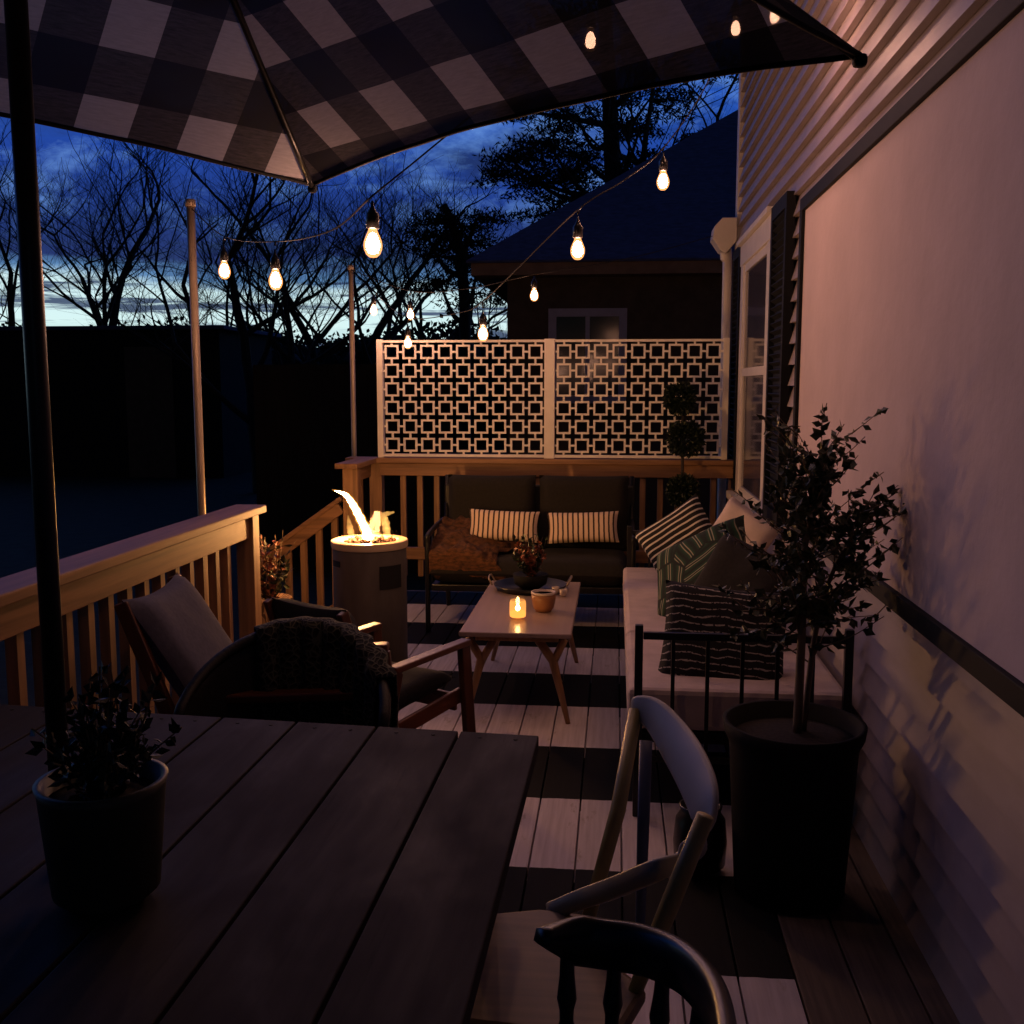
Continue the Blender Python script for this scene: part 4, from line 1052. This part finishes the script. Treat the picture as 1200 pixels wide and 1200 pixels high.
# ------------------------------------------------------------------ trees
def bare_tree(x, y, hgt, seed, label, spread=.55, levels=6, lean=0, r0=None, start=.22):
    random.seed(seed)
    t = thing('bare_tree', label, 'tree', (x, y, GZ), group='leafless trees behind the yard')
    tk = MB(); cr_ = MB(); r0 = r0 or hgt * .018
    def grow(p, d, l, r, lev):
        n = 4; pts = [p]; q = p; dd = d.copy()
        for i in range(n):
            dd = (dd + rv(.16) + Vector((0, 0, .05))).normalized(); q = q + dd * l / n; pts.append(q)
        (tk if lev == 0 else cr_).tube(pts, [r * (1 - .42 * i / n) for i in range(n + 1)], 7 if lev < 2 else (4 if lev < 4 else 3), cap=False)
        if lev >= levels: return
        nk = 4 if lev == 0 else random.choice((3, 3, 4))
        for k in range(nk):
            tt = 1 if k == 0 else random.uniform(.35 if lev else .5, 1)
            b = pts[min(n, max(1, round(tt * n)))]
            sd_ = Vector((random.uniform(-1, 1), random.uniform(-1, 1), random.uniform(-.05, .5))).normalized()
            nd = (dd * (1 - spread) + sd_ * spread * (1.05 if k else .5)).normalized()
            grow(b, nd, l * random.uniform(.62, .82), r * .55 * (1.1 if k == 0 else random.uniform(.6, .95)), lev + 1)
    grow(Vector((x, y, GZ)), Vector((lean, 0, 1)).normalized(), hgt * .30, r0, 0)
    tk.build('trunk', M['bark'], t, smooth=True); cr_.build('crown', M['bark'], t)
def atx2(u, y): return aty(u, 400, y).x
bare_tree(atx2(302, 21), 21, 9.5, 1, 'thick leafless tree seen between the two left light poles', .60, 6, .02, .20)
bare_tree(atx2(324, 30), 30, 10, 2, 'leafless tree just right of the thick forked one', .62, 6)
bare_tree(atx2(452, 26), 26, 11, 3, 'leafless tree above the left end of the lattice screen', .62, 6, 0)
bare_tree(atx2(385, 34), 34, 12, 4, 'slim leafless tree far behind the far pole', .6, 6)
bare_tree(atx2(226, 30), 30, 10.5, 5, 'leafless tree behind the left light pole', .62, 6)
bare_tree(atx2(120, 26), 26, 11, 6, 'leafless tree behind the garage at the left edge', .6, 6)
bare_tree(atx2(510, 32), 32, 9.5, 8, 'leafless tree left of the neighbour roof', .6, 6)
bare_tree(atx2(20, 30), 30, 11, 10, 'leafless tree at the outer left edge of the view', .6, 6)
bare_tree(atx2(900, 24), 24, 13.5, 12, 'leafless tree whose branches show beside the house corner', .62, 6)

def needle_clump(mb, c, rx, ry, rz, n, s):
    for i in range(n):
        d = rv().normalized() * random.random() ** .4
        p = c + Vector((d.x * rx, d.y * ry, d.z * rz))
        mb.leaf(p, rv() + Vector((0, 0, .1)), rv().normalized(), s * random.uniform(.6, 1.4), s * .13)
random.seed(31)
PY = 25
def tree_obj(label, u, trunk_pts, clumps, r0, dens):
    base = aty(trunk_pts[0][0], trunk_pts[0][1], PY); t = thing('pine_tree', label, 'tree', (base.x, PY, GZ))
    P = [aty(a, b, PY) for a, b in trunk_pts]; P[0].z = GZ
    P = cr(P, 5); tk = MB().tube(P, [r0 * (1 - .5 * i / len(P)) for i in range(len(P))], 10); 
    crn = MB()
    for (cu, cv, ru, rz, n) in clumps:
        yy = PY + random.uniform(-2.5, 2.5)
        c = aty(cu, cv, yy); k = yy / 1200
        near = min(P, key=lambda q: abs(q.z - (c.z - .8)) + .0 * q.x)
        mid_ = near.lerp(c, .5) + Vector((0, 0, random.uniform(-.5, .1)))
        bp_ = cr([near, mid_, c], 5); tk.tube(bp_, [.09 * (1 - .8 * i / len(bp_)) for i in range(len(bp_))], 5)
        # broken up into layered sprays
        m_ = max(3, int(n * .9))
        for j in range(m_):
            a = c + Vector((random.uniform(-1, 1) * ru * k, random.uniform(-1, 1) * ru * k * .8, random.uniform(-1, 1) * rz * k))
            crn_n = int(dens * random.uniform(.5, 1.3))
            needle_clump(crn, a, random.uniform(.35, .8), .55, random.uniform(.06, .16), crn_n, .15)
            if j % 3 == 0: tk.tube([c, (c + a) / 2 + rv(.1), a], [.03, .02, .008], 4)
    tk.build('trunk', M['bark'], t, smooth=True); crn.build('crown', M['leafpine'], t)
tree_obj('big dark pine rising behind the neighbour roof', 715, [(722, 600), (722, 300), (718, 200), (714, 110), (708, 0), (704, -120)],
    [(640, 165, 40, 12, 14), (610, 205, 42, 12, 14), (655, 215, 40, 12, 14), (680, 185, 30, 22, 12), (750, 150, 40, 10, 9), (755, 195, 35, 10, 11), (780, 205, 30, 8, 8), (700, 240, 40, 10, 10), (590, 180, 30, 8, 8),
     (620, 130, 30, 10, 9), (760, 118, 45, 12, 12), (675, 135, 30, 12, 10), (820, 165, 26, 6, 7), (650, 245, 40, 8, 8), (720, 60, 80, 30, 20), (640, 50, 60, 30, 14), (800, 60, 60, 30, 12), (700, -40, 60, 30, 12)], .26, 130)
random.seed(33)
tree_obj('smaller dark pine left of the neighbour roof', 520, [(545, 600), (545, 380), (540, 300), (530, 262), (520, 240)],
    [(520, 262, 38, 10, 12), (548, 280, 34, 10, 12), (500, 278, 24, 8, 7), (560, 255, 26, 5, 6), (530, 300, 34, 10, 10), (560, 312, 36, 8, 9), (515, 330, 30, 10, 8), (555, 345, 40, 12, 10)], .16, 110)
# far wood
random.seed(41)
mb = MB()
for i in range(420):
    u = random.uniform(-250, 1500); yy = random.uniform(38, 60); top = (404 if 285 < u < 455 else (398 if u < 560 else 392)) - 26 * noise.noise(Vector((u * .018, 0, 0))) - 14 * noise.noise(Vector((u * .07, 3, 0))) + random.uniform(-6, 10)
    c = aty(u, top, yy); hh = c.z - GZ
    mb.tube([(c.x, yy, GZ), (c.x, yy, GZ + hh * .4), (c.x + random.uniform(-.3, .3), yy, GZ + hh * .8), (c.x, yy, GZ + hh * .97)], [1.3, 1.4, .8, .15], 9)
    for j in range(10):
        q = Vector((c.x + random.uniform(-1.3, 1.3), yy + random.uniform(-1, 1), GZ + hh * random.uniform(0.05, .96)))
        for k in range(26):
            mb.leaf(q + rv(.6), rv() + Vector((0, 0, .4)), rv().normalized(), random.uniform(.18, .42), .10)
o = mb.build('far_wood', M['hedge']); o['kind'] = 'stuff'; o['label'] = 'dark wooded horizon beyond the yard'; o['category'] = 'woodland'

# ------------------------------------------------------------------ render settings
scene.render.engine = 'CYCLES'
scene.view_settings.view_transform = 'Standard'; scene.view_settings.look = 'None'; scene.view_settings.exposure = 0; scene.view_settings.gamma = 1
scene.cycles.use_denoising = True
scene.cycles.max_bounces = 6; scene.cycles.diffuse_bounces = 3; scene.cycles.glossy_bounces = 3; scene.cycles.transparent_max_bounces = 12
scene.cycles.sample_clamp_indirect = 3
scene.cycles.caustics_reflective = False; scene.cycles.caustics_refractive = False
